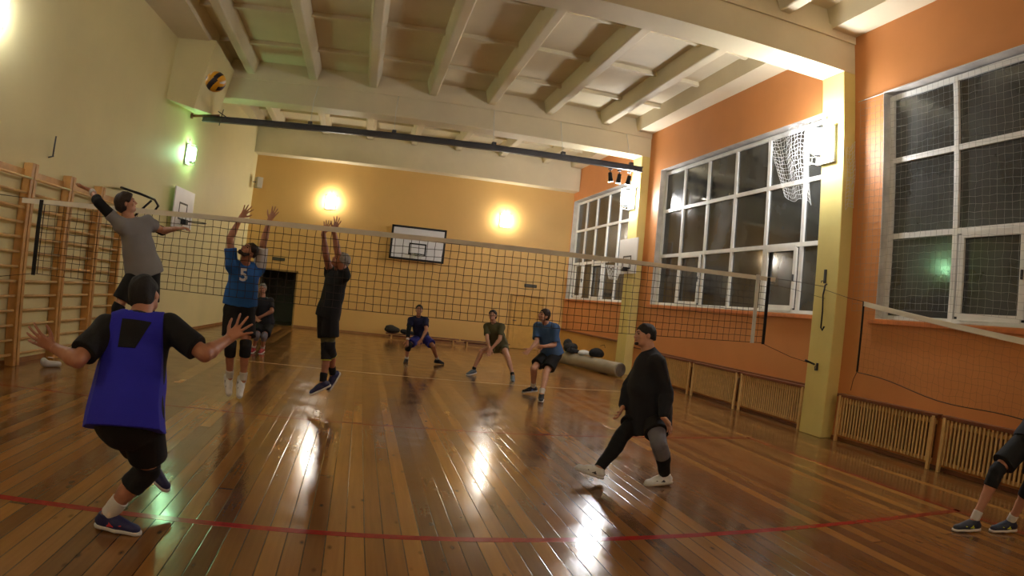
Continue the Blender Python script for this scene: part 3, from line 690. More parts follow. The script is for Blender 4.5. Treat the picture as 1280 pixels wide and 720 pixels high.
lamp((-1.5, YN, 4.4), PI, WARM, E0 * .4, 'caged lamp on the near end wall, left one')
lamp((3.5, YN, 4.4), PI, WARM, E0 * .4, 'caged lamp on the near end wall, right one')

# ------------------------------------------------------------------ hanging steel track with spotlights
t = thing('steel_track', 'long dark steel beam hung across the hall under the far ceiling beam', 'steel beam', (0, 15.0, 5.2))
def zt(x): return (x + 4.5) * .0185 - .12
b = MB(); A, Cc = Vector((-4.35, 0, zt(-4.35))), Vector((6.62, 0, zt(6.62)))
b.beam(A, Cc, .11, .02); b.beam(A + Vector((0, 0, .12)), Cc + Vector((0, 0, .12)), .11, .02); b.beam(A + Vector((0, 0, .06)), Cc + Vector((0, 0, .06)), .03, .12); b.build('i_beam', M_steel, t)
b = MB(); b.tube([(-4.60, 0, zt(-4.6) + .10), (-3.95, 0, zt(-4) + .15)], .035, 8); b.disc_prof([(0, -.02), (.07, -.02), (.07, .02), (0, .02)], (-4.62, 0, zt(-4.6) + .10), 12, 'x'); b.build('end_arm', M_brown, t)
b = MB(); b.tube([(-3.9, -.08, zt(-4) - .1), (-3.86, -.07, zt(-4) + .3)], .012, 6); b.tube([(-3.98, -.07, zt(-4) + .24), (-3.72, -.07, zt(-4) + .1)], .012, 6); b.build('clamp', M_steel, t)
for x in (-1.75, .26, 2.69, 4.45, 6.3):
    b = MB(); b.tube([(x, 0, zt(x) + .12), (x - .02, .2, .52 + .2), (x, .46, 1.16)], .008, 6); b.build('hanger_rod', M_wcord, t)
    b = MB(); b.bbox((x - .05, -.06, zt(x) + .12), (x + .05, .06, zt(x) + .2), .008); b.build('hanger_clamp', M_steel, t)
def spot(x, z, tilt, label):
    s = thing('spotlight', label, 'spotlight', (x, 14.93, z), 0, None)
    b = MB(); b.tube([(0, .02, .16), (0, 0, .03)], .012, 6); b.bbox((-.045, -.02, .14), (.045, .06, .17), .006); b.build('bracket', M_black, s)
    b = MB(); b.disc_prof([(.0, .12), (.05, .11), (.055, -.02), (.07, -.13), (.065, -.13)], (0, 0, -.05), 16); o = b.build('housing', M_black, s); o.rotation_euler = (math.radians(8), math.radians(tilt), 0)
    b = MB(); b.disc_prof([(0, -.004), (.064, -.004), (.064, .006), (0, .006)], (0, 0, -.18), 16); l = b.build('lens', lamp_mat('spot_glow', (1, .9, .7), 14), o)
spot(5.72, 5.05, -12, 'left small black spotlight under the steel beam, lit lens'); spot(5.97, 5.05, 3, 'middle small black spotlight of the three under the steel beam'); spot(6.24, 5.05, 6, 'small black spotlight nearest the far column, under the steel beam')

# ------------------------------------------------------------------ volleyball net
def netmesh(P, nx, nz, r, sag=0.0, jit=0.0, seed=1):
    """P(u, v) -> point, u along, v 0..1 up; square cords"""
    rs = random.Random(seed); b = MB()
    J = {(i, j): (rs.uniform(-jit, jit), rs.uniform(-jit, jit)) for i in range(nx + 1) for j in range(nz + 1)}
    def Q(i, j): return P((i + (J[i, j][0] if 0 < i < nx else 0)) / nx, (j + (J[i, j][1] if 0 < j < nz else 0)) / nz)
    for j in range(nz + 1): b.tube([Q(i, j) for i in range(nx + 1)], r, 4)
    for i in range(nx + 1): b.tube([Q(i, j) for j in range(nz + 1)], r, 4)
    return b
NL, NR = -4.264, 5.713
def NY(x): return 7.934 - .005 * x
def ZTOP(x): return 2.312 + .009 * x
def ZBOT(x): u = (x - NL) / (NR - NL); return 1.353 + .004 * x - .035 * math.sin(PI * u) + .012
t = thing('volleyball_net', 'dark corded volleyball net with pale top tape stretched across the hall', 'volleyball net', (0, NY(0), 0))
def NP(u, v):
    x = NL + (NR - NL) * u; z0, z1 = ZBOT(x), ZTOP(x) - .05; return (x, .006 * math.sin(23 * u + 5 * v), z0 + (z1 - z0) * v)
netmesh(NP, 100, 10, .0034, jit=.06).build('netting', M_rope, t)
b = MB()
N_ = 60
for i in range(N_):
    x0, x1 = NL - .3 + (NR - NL + .45) * i / N_, NL - .3 + (NR - NL + .45) * (i + 1) / N_
    b.hexa([(x0, -.006, ZTOP(x0) - .055), (x1, -.006, ZTOP(x1) - .055), (x1, .006, ZTOP(x1) - .055), (x0, .006, ZTOP(x0) - .055), (x0, -.006, ZTOP(x0) + .008), (x1, -.006, ZTOP(x1) + .008), (x1, .006, ZTOP(x1) + .008), (x0, .006, ZTOP(x0) + .008)])
b.build('top_tape', M_tape, t)
b = MB(); b.tube([(NL + (NR - NL) * i / 40, 0, ZBOT(NL + (NR - NL) * i / 40)) for i in range(41)], .0045, 6); b.build('bottom_cord', M_rope, t)
for x, m, w, n in ((NR + .02, M_black, .05, 'black side tape'), (NL - .02, M_black, .05, 'black side tape')):
    b = MB(); b.beam((x, -.012, ZBOT(x) - .02), (x, -.012, ZTOP(x)), w, .012, (0, 1, 0)); b.build('side_tape', m, t)
b = MB(); b.beam((5.53, -.014, ZBOT(5.5) - .01), (5.53, -.014, ZTOP(5.5) + .02), .06, .014, (0, 1, 0)); o = b.build('side_tape', M_wcord, t); o['label'] = 'white side tape strap'
b = MB(); b.tube([(NL + .02, .015, ZBOT(NL)), (NL + .02, .015, ZTOP(NL))], .006, 6); b.build('side_cord', M_rope, t)
yr = 0.0
b = MB(); b.tube([(NR, 0, ZTOP(NR)), (6.3, 0, 2.36), (6.88, .02, 2.345)], .005, 6); b.build('top_rope', M_rope, t); b = MB(); b.tube([(NR, 0, ZTOP(NR) - .1), (6.2, 0, 2.24), (6.90, .02, 2.16)], .003, 6); b.build('top_rope', M_rope, t)
b = MB(); b.tube([(NR + .02, 0, ZBOT(NR) - .01), (6.3, 0, 1.21), (6.895, .02, 1.10)], .004, 6); b.build('bottom_rope', M_rope, t)
b = MB(); b.tube([(NL - .02, 0, ZTOP(NL)), (LX(7.9) + .02, 0, 2.3)], .005, 6); b.build('tie_rope', M_rope, t); b = MB(); b.tube([(NL - .02, 0, ZBOT(NL)), (LX(7.9) + .02, 0, 1.2)], .004, 6); b.build('tie_rope', M_rope, t)
b = MB(); b.tube([(6.60, 0, 1.175), (6.80, .01, 1.12)], .016, 8); b.build('tensioner', M_black, t)
# hardware on the near column
b = MB(); b.bbox((6.88, 7.96, 2.40), (6.905, 8.01, 2.62), .005); b.tube([(6.89, 7.985, 2.44), (6.82, 7.985, 2.43), (6.82, 7.985, 2.40)], .008, 6); tag(b.build('net_hook', M_steel), 'rusty net hook and plate on the near yellow column', 'hook')
b = MB(); b.tube([(6.83, 7.86, 2.38), (6.79, 7.85, 2.36), (6.77, 7.86, 2.2), (6.78, 7.85, 1.95), (6.785, 7.86, 1.70), (6.80, 7.84, 1.66), (6.80, 7.80, 1.72)], .013, 8); tag(b.build('rope_end', M_black), 'black rope end hanging from the hook on the near column', 'rope')
b = MB(); b.bbox((6.875, 7.96, 1.02), (6.905, 7.99, 1.14), .004); b.tube([(6.88, 7.97, 1.10), (6.84, 7.97, 1.08), (6.85, 7.97, 1.02)], .008, 6); tag(b.build('eye_bolt', M_steel), 'small iron eye bolt low on the near yellow column', 'hook')

# second net, hung along the windows
t = thing('volleyball_net', 'slack second volleyball net with white tape hanging along the right wall past the near column', 'volleyball net', (6.88, 7.05, 0))
def SX(y): return 0.01
def s_top(y): d = 7.05 - y; return 2.13 - .155 * d + .008 * d * d
def s_bot(y): d = 7.05 - y; return 1.11 - .12 * d + .012 * d * d + .03 * math.sin(d * 3)
Y2 = 1.8
def SP(u, v): y = 7.05 + (Y2 - 7.05) * u; z0, z1 = s_bot(y), s_top(y) - .06; return (.02 * math.sin(9 * u + 2 * v), y - 7.05, z0 + (z1 - z0) * v)
netmesh(SP, 52, 10, .0013, jit=.2, seed=4).build('netting', mat('tan_cord', (150, 108, 70), .8), t)
b = MB()
for i in range(30):
    ya, yb = 7.05 + (Y2 - 7.05) * i / 30, 7.05 + (Y2 - 7.05) * (i + 1) / 30; b.beam((0, ya - 7.05, s_top(ya) - .03), (0, yb - 7.05, s_top(yb) - .03), .012, .07)
b.build('top_tape', M_tape, t)
b = MB(); b.beam((0, .0, s_bot(7.05)), (0, .0, s_top(7.05)), .03, .014, (0, 1, 0)); b.build('side_tape', M_black, t)
b = MB(); b.tube([(0, 7.05 - 7.05 + (Y2 - 7.05) * i / 24, s_bot(7.05 + (Y2 - 7.05) * i / 24) - .01) for i in range(25)], .006, 6); b.tube([(0, 0, s_bot(7.05)), (0, .06, s_bot(7.05) - .12), (.03, .12, .82)], .005, 6); b.tube([(0, 0, s_top(7.05)), (.0, .3, 2.17), (-.02, .9, 2.3)], .004, 6); b.build('rope', M_rope, t)

# white protective nets in front of the windows
t = thing('protective_net', 'white protective net hanging in front of the near window', 'net', (7.0, 0, 0))
def WP(u, v): y = 7.55 - 6.4 * u; z0, z1 = 2.0 + .05 * math.sin(7 * u), 5.3 - .1 * math.sin(PI * u); return (.12 + .035 * math.sin(14 * u), y, z0 + (z1 - z0) * v)
netmesh(WP, 60, 32, .0017, jit=.1, seed=8).build('netting', mat('grey_cord', (150, 150, 146), .8), t)
b = MB(); b.tube([(.12, 7.6 - 6.5 * i / 10, 5.34) for i in range(11)], .006, 6); b.build('head_rope', M_wcord, t)
t = thing('protective_net', 'gathered white protective net bunched beside the large lamp on the near column', 'net', (6.86, 8.24, 0))
def GP(u, v):
    # strands converge towards the lower end, hang from a rope at the top
    w = .75 + .65 * v; y = .20 + u * w * .95; return (.02 - .10 * math.sin(PI * v) * (1 - u) + .03 * math.sin(11 * u), y, 3.70 + .25 * u * (1 - v) + 1.45 * v + .06 * math.sin(6 * u))
netmesh(GP, 16, 18, .0028, jit=.3, seed=11).build('netting', M_wcord, t)
b = MB(); b.tube([(.04, .0, 4.35), (.03, .25, 4.42), (.05, .55, 4.40)], .012, 6); b.build('head_rope', M_wcord, t)
t = thing('protective_net', 'fold of white protective net slung across the camera side of the near column', 'net', (6.98, 7.62, 0))
def HP(u, v): return (-.04 + .17 * u, .03 + .012 * math.sin(9 * v), 3.55 + 1.0 * v + .10 * u + .04 * math.sin(5 * u + 3 * v))
netmesh(HP, 3, 16, .0042, jit=.35, seed=21).build('netting', M_wcord, t)

# ------------------------------------------------------------------ basketball boards
def hoop_parts(t, cx, cy, z, axis_net=True, m_ring=None, net_m=None, n=12, drop=.42):
    b = MB(); R_ = .225
    b.tube([(cx + R_ * math.cos(2 * PI * i / 24), cy + R_ * math.sin(2 * PI * i / 24), z) for i in range(24)], .010, 8, closed=True); b.build('ring', m_ring, t)
    if net_m is not None:
        b = MB()
        for i in range(n):
            for sg in (1, -1):
                pts = []
                for j in range(7):
                    v = j / 6; r = R_ * (1 - .52 * v ** .8); a = 2 * PI * (i + sg * j * .5) / n; pts.append((cx + r * math.cos(a), cy + r * math.sin(a), z - drop * v))
                b.tube(pts, .0045, 5)
        b.build('hoop_net', net_m, t)
# back wall board
t = thing('basketball_hoop', 'white basketball backboard with thick black border on the ochre back wall', 'basketball hoop', (1.64, 21.45, 0))
b = MB(); b.bbox((-.92, -.02, 2.64), (.92, .02, 3.76), .004); b.build('backboard', M_white, t)
b = MB()
for x0, x1, z0, z1 in ((-.93, .93, 3.70, 3.77), (-.93, .93, 2.63, 2.70), (-.93, -.86, 2.63, 3.77), (.86, .93, 2.63, 3.77)): b.box((x0, -.027, z0), (x1, -.015, z1))
b.build('border', M_black, t)
b = MB()
for x0, x1, z0, z1 in ((-.295, .295, 3.17, 3.22), (-.295, .295, 2.83, 2.88), (-.295, -.245, 2.83, 3.22), (.245, .295, 2.83, 3.22)): b.box((x0, -.027, z0), (x1, -.019, z1))
b.build('target_square', M_black, t)
b = MB(); b.bbox((-.1, -.18, 2.78), (.1, -.02, 2.88), .01); b.build('ring_bracket', M_black, t)
hoop_parts(t, 0, -.40, 2.84, m_ring=M_black, net_m=M_wcord, drop=.14)
b = MB()
for x in (-.6, .6):
    for z in (3.5, 2.8): b = MB(); b.beam((x, .02, z), (x, .28, z), .05, .05); b.build('mounting_bracket', M_steel, t)
pass
# far column board, ring over the court
t = thing('basketball_hoop', 'plain white backboard on the far yellow column with ring and white net', 'basketball hoop', (CX(15.75) - .06, 15.75, 0))
b = MB(); b.bbox((-.03, -.60, 2.66), (0, .60, 3.60), .004); b.build('backboard', M_white, t)
b = MB()
for y0_, y1_, z0, z1 in ((-.27, .27, 3.10, 3.14), (-.27, .27, 2.78, 2.82), (-.27, -.23, 2.78, 3.14), (.23, .27, 2.78, 3.14)): b.box((-.036, y0_, z0), (-.028, y1_, z1))
b.build('target_square', M_black, t)
b = MB(); b.bbox((-.16, -.1, 2.72), (-.03, .1, 2.83), .01); b.build('ring_bracket', M_black, t)
hoop_parts(t, -.385, 0, 2.82, m_ring=mat('pale_ring', (210, 206, 196), .4, .3), net_m=M_wcord, drop=.36)
# left wall board
t = thing('basketball_hoop', 'small white backboard with black square target on the pale left wall', 'basketball hoop', (LX(15.1) + .12, 15.1, 0), math.atan(-.068))
b = MB(); b.bbox((0, -.66, 2.50), (.03, .66, 3.42), .004); b.build('backboard', M_white, t)
b = MB()
for y0_, y1_, z0, z1 in ((-.34, .22, 3.06, 3.10), (-.34, .22, 2.70, 2.74), (-.34, -.30, 2.70, 3.10), (.18, .22, 2.70, 3.10)): b.box((.028, y0_, z0), (.037, y1_, z1))
b.build('target_square', M_black, t)
b = MB(); b.bbox((.03, -.12, 2.60), (.16, .06, 2.72), .01); b.build('ring_bracket', M_black, t)
hoop_parts(t, .40, -.02, 2.68, m_ring=M_black, net_m=None)
b = MB()
for z in (2.7, 3.2): b = MB(); b.beam((-.10, 0, z), (0, 0, z), .05, .05); b.build('mounting_bracket', M_steel, t)
# folded black bar frame further left on the same wall
t = thing('pull_up_bar', 'black tubular pull-up bar frame on the left wall between wall bars and backboard', 'pull-up bar', (LX(12.0), 12.0, 0), math.atan(-.068))
b = MB(); b.tube([(.05, .06, 2.96), (.20, -.45, 2.93), (.42, -.62, 2.88), (.62, -.5, 2.84), (.66, .1, 2.82), (.62, .42, 2.74), (.50, .5, 2.62)], .022, 8); b.build('grip_bar', M_black, t)
b = MB(); b.tube([(.05, .16, 2.2), (.3, .12, 2.5), (.60, .1, 2.80)], .022, 8); b.build('support_arm', M_black, t); b = MB(); b.tube([(.05, .5, 2.62), (.5, .5, 2.62)], .018, 8); b.build('support_arm', M_black, t)
b = MB(); b.tube([(.50, .5, 2.66), (.42, 1.6, 2.66), (.2, 2.35, 2.72)], .012, 6); b.build('tie_rod', M_black, t)

# ------------------------------------------------------------------ wall bars
def wallbars(y0_, y1_, label):
    t = thing('stall_bars', label, 'wall bars', (LX((y0_ + y1_) / 2), (y0_ + y1_) / 2, 0), math.atan(-.068), 'wooden wall bars along the left wall'); w = (y1_ - y0_) / 2
    for s in (-1, 1):
        b = MB(); b.bbox((.012, s * w - .035 - .015 * s, .0), (.16, s * w + .035 - .015 * s, 2.84), .006); b.build('upright', M_wood, t)
    for i in range(13):
        z = .16 + i * .205; b = MB(); x = .115 if i < 12 else .15; b.tube([(x, -w + .01, z), (x, w - .01, z)], .019, 8)
        b.build('rung', M_wood2, t)
    b = MB(); b.beam((.03, -w, 2.70), (.03, w, 2.70), .02, .09); b.build('top_board', M_wood, t)
    return t
wallbars(7.72, 8.78, 'pine wall bars nearest the camera at the left edge of the picture'); wallbars(8.84, 9.88, 'pine wall bars second from the left picture edge'); wallbars(9.94, 10.94, 'pine wall bars in the middle, behind the jumping player in grey'); wallbars(11.0, 11.95, 'pine wall bars farthest from the camera, next to the bare wall')
b = MB(); b.tube([(LX(9.3) + .02, 9.3, 3.02), (LX(9.3) + .10, 9.32, 3.05)], .01, 6); b.tube([(LX(9.35) + .08, 9.32, 3.05), (LX(9.35) + .08, 9.32, 3.35)], .012, 6); tag(b.build('iron_hook', M_steel), 'dark iron hook on the left wall above the wall bars', 'hook')

# ------------------------------------------------------------------ radiators behind slatted screens
def screen(y0_, y1_, label, posts, xoff=0.12):
    ym = (y0_ + y1_) / 2; t = thing('radiator_screen', label, 'radiator screen', (CX(ym) + xoff, ym, 0), 0.011, 'slatted radiator screens along the right wall'); L_ = (y1_ - y0_) / 2; H_ = .70
    b = MB(); b.bbox((.0, -L_, H_ - .02), (.115, L_, H_ + .025), .006); b.build('top_board', M_brown, t)
    n = min(int((y1_ - y0_) / .062), 98)
    for i in range(n):
        y = -L_ + .05 + (2 * L_ - .1) * i / (n - 1); b = MB(); b.bbox((.012, y - .014, .10), (.03, y + .014, H_ - .02), .003); b.build('slat', M_wood2, t)
    b = MB()
    for z in (.12, .62): b.bbox((.03, -L_ + .02, z - .025), (.05, L_ - .02, z + .025), .004)
    b.build('rail', M_wood, t)
    for p in posts:
        b = MB(); b.bbox((-.012, p - ym - .022, .0), (.035, p - ym + .022, H_ - .0), .004); b.build('leg', M_wood2, t)
    b = MB(); 
    for k in range(int(L_ * 2 / .12)):
        y = -L_ + .1 + k * .12
        if y < L_ - .08: b.bbox((.06, y - .035, .14), (.105, y + .035, .60), .012)
    b.build('radiator', mat('radiator_paint', (120, 84, 54), .5, noise=.1), t); return t
screen(8.36, 10.30, 'slatted pine radiator screen just beyond the near yellow column', (8.42, 10.24)); screen(10.36, 12.14, 'slatted pine radiator screen in the middle of the far window wall', (10.42, 12.08)); screen(12.2, 13.9, 'slatted pine radiator screen behind the walking man in dark clothes', (12.26, 13.84))
screen(5.62, 7.58, 'slatted pine radiator screen under the near window beside the column', (5.68, 7.50)); screen(3.5, 5.56, 'slatted pine radiator screen at the right edge of the picture', (3.56, 5.5))
t = thing('radiator_shelf', 'long brown shelf board behind the slatted screens under the far window', 'shelf', (0, 0, 0)); 
b = MB(); wallbox(b, lambda y: WX(y) - .03, 8.3, 15.45, .725, .755, .04, 1); b.build('board', M_brown, t)

# ------------------------------------------------------------------ exit signs, sensor, benches and bags
for x, lb in ((-3.01, 'dark exit sign box above the open doorway'), (5.71, 'dark exit sign box above the closed ochre door')):
    t = thing('exit_sign', lb, 'sign', (x, BY(x), 2.22)); b = MB(); b.bbox((-.22, -.05, -.055), (.22, 0, .055), .008); b.build('housing', mat('sign_dark', (44, 38, 24), .4, noise=.1), t)
    b = MB(); b.box((-.19, -.053, -.035), (.19, -.05, .035)); b.build('face', mat('sign_face', (62, 56, 34), .4), t)
t = thing('loudspeaker', 'small white loudspeaker in the far left corner of the hall', 'speaker', (LX(21.5) + .18, 21.40, 4.66), math.radians(30))
b = MB(); b.bbox((0, -.14, -.18), (.2, .14, .18), .02); b.build('cabinet', mat('grey_white_plastic', (170, 160, 140), .5), t); b = MB(); b.disc_prof([(0, 0), (.08, 0), (.09, .012), (0, .012)], (.2, 0, -.02), 20, 'x'); b.build('cone', M_steel, t)
b = MB(); b.tube([(-.12, 0, .0), (.02, 0, 0)], .015, 6); b.build('bracket', M_steel, t)

def bench(x0, x1, y, label, z=.26):
    t = thing('bench', label, 'bench', ((x0 + x1) / 2, y, 0), -.021); L_ = (x1 - x0) / 2
    b = MB(); b.bbox((-L_, -.13, z - .035), (L_, .13, z), .008); b.build('seat', M_brown, t)
    b = MB(); b.bbox((-L_ + .1, -.02, .07), (L_ - .1, .02, .13), .005); b.build('stretcher', M_brown, t)
    k = max(2, int(L_ * 2 / 1.5) + 1)
    for i in range(k):
        x = -L_ + .2 + (2 * L_ - .4) * i / (k - 1); b = MB(); b.bbox((x - .025, -.11, 0), (x + .025, .11, z - .035), .005); b.build('leg', M_wood, t)
    return t
bench(.85, 3.3, 21.05, 'low brown gymnastics bench against the back wall, holding the dark bags', z=.19); bench(3.36, 5.0, 21.0, 'low brown gymnastics bench between the bag bench and the closed door', z=.19)
JOINTS = {
 'spiker': {'pelvis': (-2.499, 7.075, 1.580), 'neck': (-2.645, 6.946, 2.063), 'head': (-2.722, 6.901, 2.246), 'sR': (-2.720, 6.787, 2.011), 'eR': (-2.943, 6.661, 2.205), 'wR': (-3.105, 6.802, 2.338), 'hR': (-3.217, 6.746, 2.365), 'pR': (-2.549, 7.011, 1.508), 'kR': (-2.694, 6.914, 1.114), 'aR': (-2.708, 6.985, 0.711), 'tR': (-2.651, 6.980, 0.539), 'sL': (-2.513, 7.065, 2.082), 'eL': (-2.409, 7.326, 2.010), 'wL': (-2.208, 7.173, 2.045), 'hL': (-2.105, 7.202, 2.073), 'pL': (-2.415, 7.121, 1.540), 'kL': (-2.398, 7.100, 1.118), 'aL': (-2.425, 7.166, 0.714), 'tL': (-2.342, 7.173, 0.565)},
 'vest': {'pelvis': (-1.300, 3.579, 0.818), 'neck': (-1.324, 3.742, 1.306), 'head': (-1.348, 3.887, 1.447), 'sR': (-1.136, 3.761, 1.284), 'eR': (-0.884, 3.670, 1.157), 'wR': (-0.803, 3.906, 1.231), 'hR': (-0.739, 3.924, 1.294), 'pR': (-1.198, 3.585, 0.803), 'kR': (-1.223, 3.758, 0.413), 'aR': (-1.476, 3.753, 0.097), 'tR': (-1.306, 3.736, 0.026), 'sL': (-1.473, 3.641, 1.246), 'eL': (-1.538, 3.404, 1.081), 'wL': (-1.752, 3.549, 1.109), 'hL': (-1.824, 3.517, 1.147), 'pL': (-1.368, 3.643, 0.760), 'kL': (-1.328, 3.957, 0.459), 'aL': (-1.388, 4.338, 0.276), 'tL': (-1.291, 4.283, 0.170)},
 'blueblock': {'pelvis': (-1.604, 8.387, 1.203), 'neck': (-1.576, 8.307, 1.749), 'head': (-1.520, 8.176, 1.916), 'sR': (-1.716, 8.164, 1.727), 'eR': (-1.771, 8.117, 2.050), 'wR': (-1.660, 8.114, 2.326), 'hR': (-1.602, 8.116, 2.429), 'pR': (-1.684, 8.326, 1.141), 'kR': (-1.646, 8.201, 0.696), 'aR': (-1.658, 8.354, 0.273), 'tR': (-1.648, 8.320, 0.076), 'sL': (-1.394, 8.378, 1.732), 'eL': (-1.366, 8.306, 2.047), 'wL': (-1.320, 8.281, 2.339), 'hL': (-1.265, 8.279, 2.450), 'pL': (-1.508, 8.405, 1.143), 'kL': (-1.454, 8.239, 0.713), 'aL': (-1.467, 8.302, 0.268), 'tL': (-1.495, 8.260, 0.072)},
 'blackblock': {'pelvis': (-0.427, 8.396, 1.278), 'neck': (-0.345, 8.388, 1.799), 'head': (-0.333, 8.218, 1.921), 'sR': (-0.466, 8.531, 1.759), 'eR': (-0.544, 8.347, 1.988), 'wR': (-0.603, 8.334, 2.253), 'hR': (-0.577, 8.329, 2.348), 'pR': (-0.471, 8.467, 1.218), 'kR': (-0.416, 8.376, 0.782), 'aR': (-0.421, 8.301, 0.345), 'tR': (-0.545, 8.270, 0.205), 'sL': (-0.262, 8.223, 1.745), 'eL': (-0.383, 8.155, 2.019), 'wL': (-0.461, 8.130, 2.287), 'hL': (-0.435, 8.124, 2.377), 'pL': (-0.391, 8.300, 1.253), 'kL': (-0.373, 8.327, 0.814), 'aL': (-0.310, 8.514, 0.432), 'tL': (-0.343, 8.483, 0.246)},
 'navy': {'pelvis': (1.423, 14.716, 0.615), 'neck': (1.286, 14.531, 1.058), 'head': (1.286, 14.427, 1.229), 'sR': (1.131, 14.589, 0.971), 'eR': (1.094, 14.393, 0.760), 'wR': (1.081, 14.283, 0.530), 'hR': (1.080, 14.277, 0.446), 'pR': (1.340, 14.678, 0.569), 'kR': (1.127, 14.338, 0.414), 'aR': (1.114, 14.549, 0.079), 'tR': (1.078, 14.397, 0.007), 'sL': (1.462, 14.494, 1.007), 'eL': (1.483, 14.310, 0.785), 'wL': (1.382, 14.189, 0.585), 'hL': (1.338, 14.188, 0.513), 'pL': (1.497, 14.783, 0.601), 'kL': (1.683, 14.457, 0.438), 'aL': (1.842, 14.677, 0.115), 'tL': (1.972, 14.754, 0.039)},
 'olive': {'pelvis': (2.969, 13.441, 0.684), 'neck': (2.787, 13.285, 1.124), 'head': (2.730, 13.204, 1.298), 'sR': (2.665, 13.398, 1.043), 'eR': (2.668, 13.241, 0.799), 'wR': (2.712, 13.094, 0.595), 'hR': (2.702, 13.087, 0.513), 'pR': (2.898, 13.490, 0.629), 'kR': (2.576, 13.252, 0.512), 'aR': (2.454, 13.298, 0.110), 'tR': (2.333, 13.218, 0.020), 'sL': (2.939, 13.185, 1.081), 'eL': (2.905, 13.076, 0.813), 'wL': (2.747, 13.089, 0.600), 'hL': (2.720, 13.086, 0.516), 'pL': (3.065, 13.414, 0.652), 'kL': (3.113, 13.050, 0.447), 'aL': (3.201, 12.837, 0.107), 'tL': (3.180, 12.695, 0.014)},
 'bluetee': {'pelvis': (3.420, 11.024, 0.815), 'neck': (3.245, 10.942, 1.303), 'head': (3.150, 10.821, 1.446), 'sR': (3.128, 11.080, 1.230), 'eR': (3.099, 10.929, 0.966), 'wR': (2.946, 10.747, 0.843), 'hR': (2.889, 10.727, 0.784), 'pR': (3.357, 11.091, 0.743), 'kR': (3.074, 10.872, 0.495), 'aR': (3.167, 11.092, 0.131), 'tR': (3.006, 11.077, 0.042), 'sL': (3.375, 10.810, 1.241), 'eL': (3.404, 10.847, 0.941), 'wL': (3.176, 10.711, 0.907), 'hL': (3.093, 10.722, 0.899), 'pL': (3.473, 10.946, 0.748), 'kL': (3.254, 10.703, 0.447), 'aL': (3.149, 10.463, 0.100), 'tL': (3.104, 10.312, 0.014)},
 'doorman': {'pelvis': (-2.048, 13.709, 0.650), 'neck': (-2.141, 13.672, 1.143), 'head': (-2.161, 13.667, 1.344), 'sR': (-2.272, 13.568, 1.065), 'eR': (-2.291, 13.416, 0.819), 'wR': (-2.148, 13.225, 0.727), 'hR': (-2.102, 13.165, 0.703), 'pR': (-2.131, 13.697, 0.584), 'kR': (-2.135, 13.324, 0.392), 'aR': (-2.227, 13.597, 0.099), 'tR': (-2.245, 13.449, 0.025), 'sL': (-1.974, 13.744, 1.109), 'eL': (-1.895, 13.555, 0.903), 'wL': (-2.113, 13.507, 0.766), 'hL': (-2.189, 13.492, 0.727), 'pL': (-1.954, 13.720, 0.600), 'kL': (-1.987, 13.359, 0.389), 'aL': (-2.043, 13.643, 0.098), 'tL': (-2.063, 13.495, 0.024)},
 'dark': {'pelvis': (2.852, 5.734, 0.727), 'neck': (2.807, 5.738, 1.238), 'head': (2.740, 5.776, 1.430), 'sR': (2.831, 5.906, 1.160), 'eR': (2.698, 5.933, 0.899), 'wR': (2.598, 5.792, 0.712), 'hR': (2.558, 5.743, 0.662), 'pR': (2.866, 5.818, 0.664), 'kR': (2.557, 5.651, 0.442), 'aR': (2.312, 5.530, 0.143), 'tR': (2.126, 5.555, 0.131), 'sL': (2.799, 5.559, 1.182), 'eL': (2.896, 5.468, 0.906), 'wL': (2.819, 5.339, 0.700), 'hL': (2.860, 5.303, 0.640), 'pL': (2.857, 5.641, 0.681), 'kL': (2.797, 5.305, 0.437), 'aL': (2.983, 5.447, 0.100), 'tL': (2.828, 5.446, 0.026)},
}
JOINTS['edge'] = {'pelvis': (5.76, 3.42, .86), 'neck': (6.02, 3.42, 1.29), 'head': (6.05, 3.44, 1.49), 'sR': (6.00, 3.60, 1.25), 'eR': (6.08, 3.70, .98), 'wR': (5.98, 3.68, .76), 'hR': (5.96, 3.68, .69), 'sL': (6.04, 3.24, 1.25), 'eL': (6.14, 3.16, .98), 'wL': (6.02, 3.14, .77), 'hL': (5.99, 3.14, .70), 'pR': (5.73, 3.51, .84), 'kR': (5.40, 3.55, .55), 'aR': (5.23, 3.58, .10), 'tR': (5.07, 3.63, .03), 'pL': (5.79, 3.33, .84), 'kL': (5.62, 3.33, .46), 'aL': (5.60, 3.45, .10), 'tL': (5.44, 3.50, .03)}
# ------------------------------------------------------------------ bags, rolled mat and clothes on it
def blobthing(name, label, cat, prims, m, h=.015, folds=.006, lo=None, hi=None, group=None, seed=1):
    P = np.array([p[1] for p in prims] + [p[2] for p in prims if p[0] == 'c']); base = np.array([P[:, 0].mean(), P[:, 1].mean(), P[:, 2].min()])
    f = SDF(P.min(0) - .35, P.max(0) + .35, h)
    for p in prims:
        if p[0] == 'c': f.cone(p[1], p[2], p[3], p[4], .04)
        else: f.ell(p[1], np.eye(3), p[2], .04)
    f.folds(folds, 30, seed)
    if lo is not None: f.cut((0, 0, lo), (0, 0, -1))
    t = thing(name, label, cat, tuple(base), 0, group); link('body', f.mesh('body', base), m, t); return t, base
M_bag = mat('dark_bag_cloth', (44, 38, 30), .8, noise=.3, nscale=8, bump=.3, bscale=30)
M_blk = mat('black_cloth', (20, 20, 23), .85, noise=.2, nscale=12, bump=.25, bscale=90)
t, q_ = blobthing('sports_bag', 'dark olive sports bag on the left end of the low bench', 'bag', [('e', (1.05, 21.0, .30), (.26, .15, .12)), ('e', (.98, 21.0, .38), (.16, .11, .07))], M_bag, lo=.193)
b = MB(); b.tube([(-.15, -.12, .04), (-.12, -.16, -.02), (.06, -.16, -.02), (.12, -.12, .05)], .012, 6); b.build('handle', M_black, t)
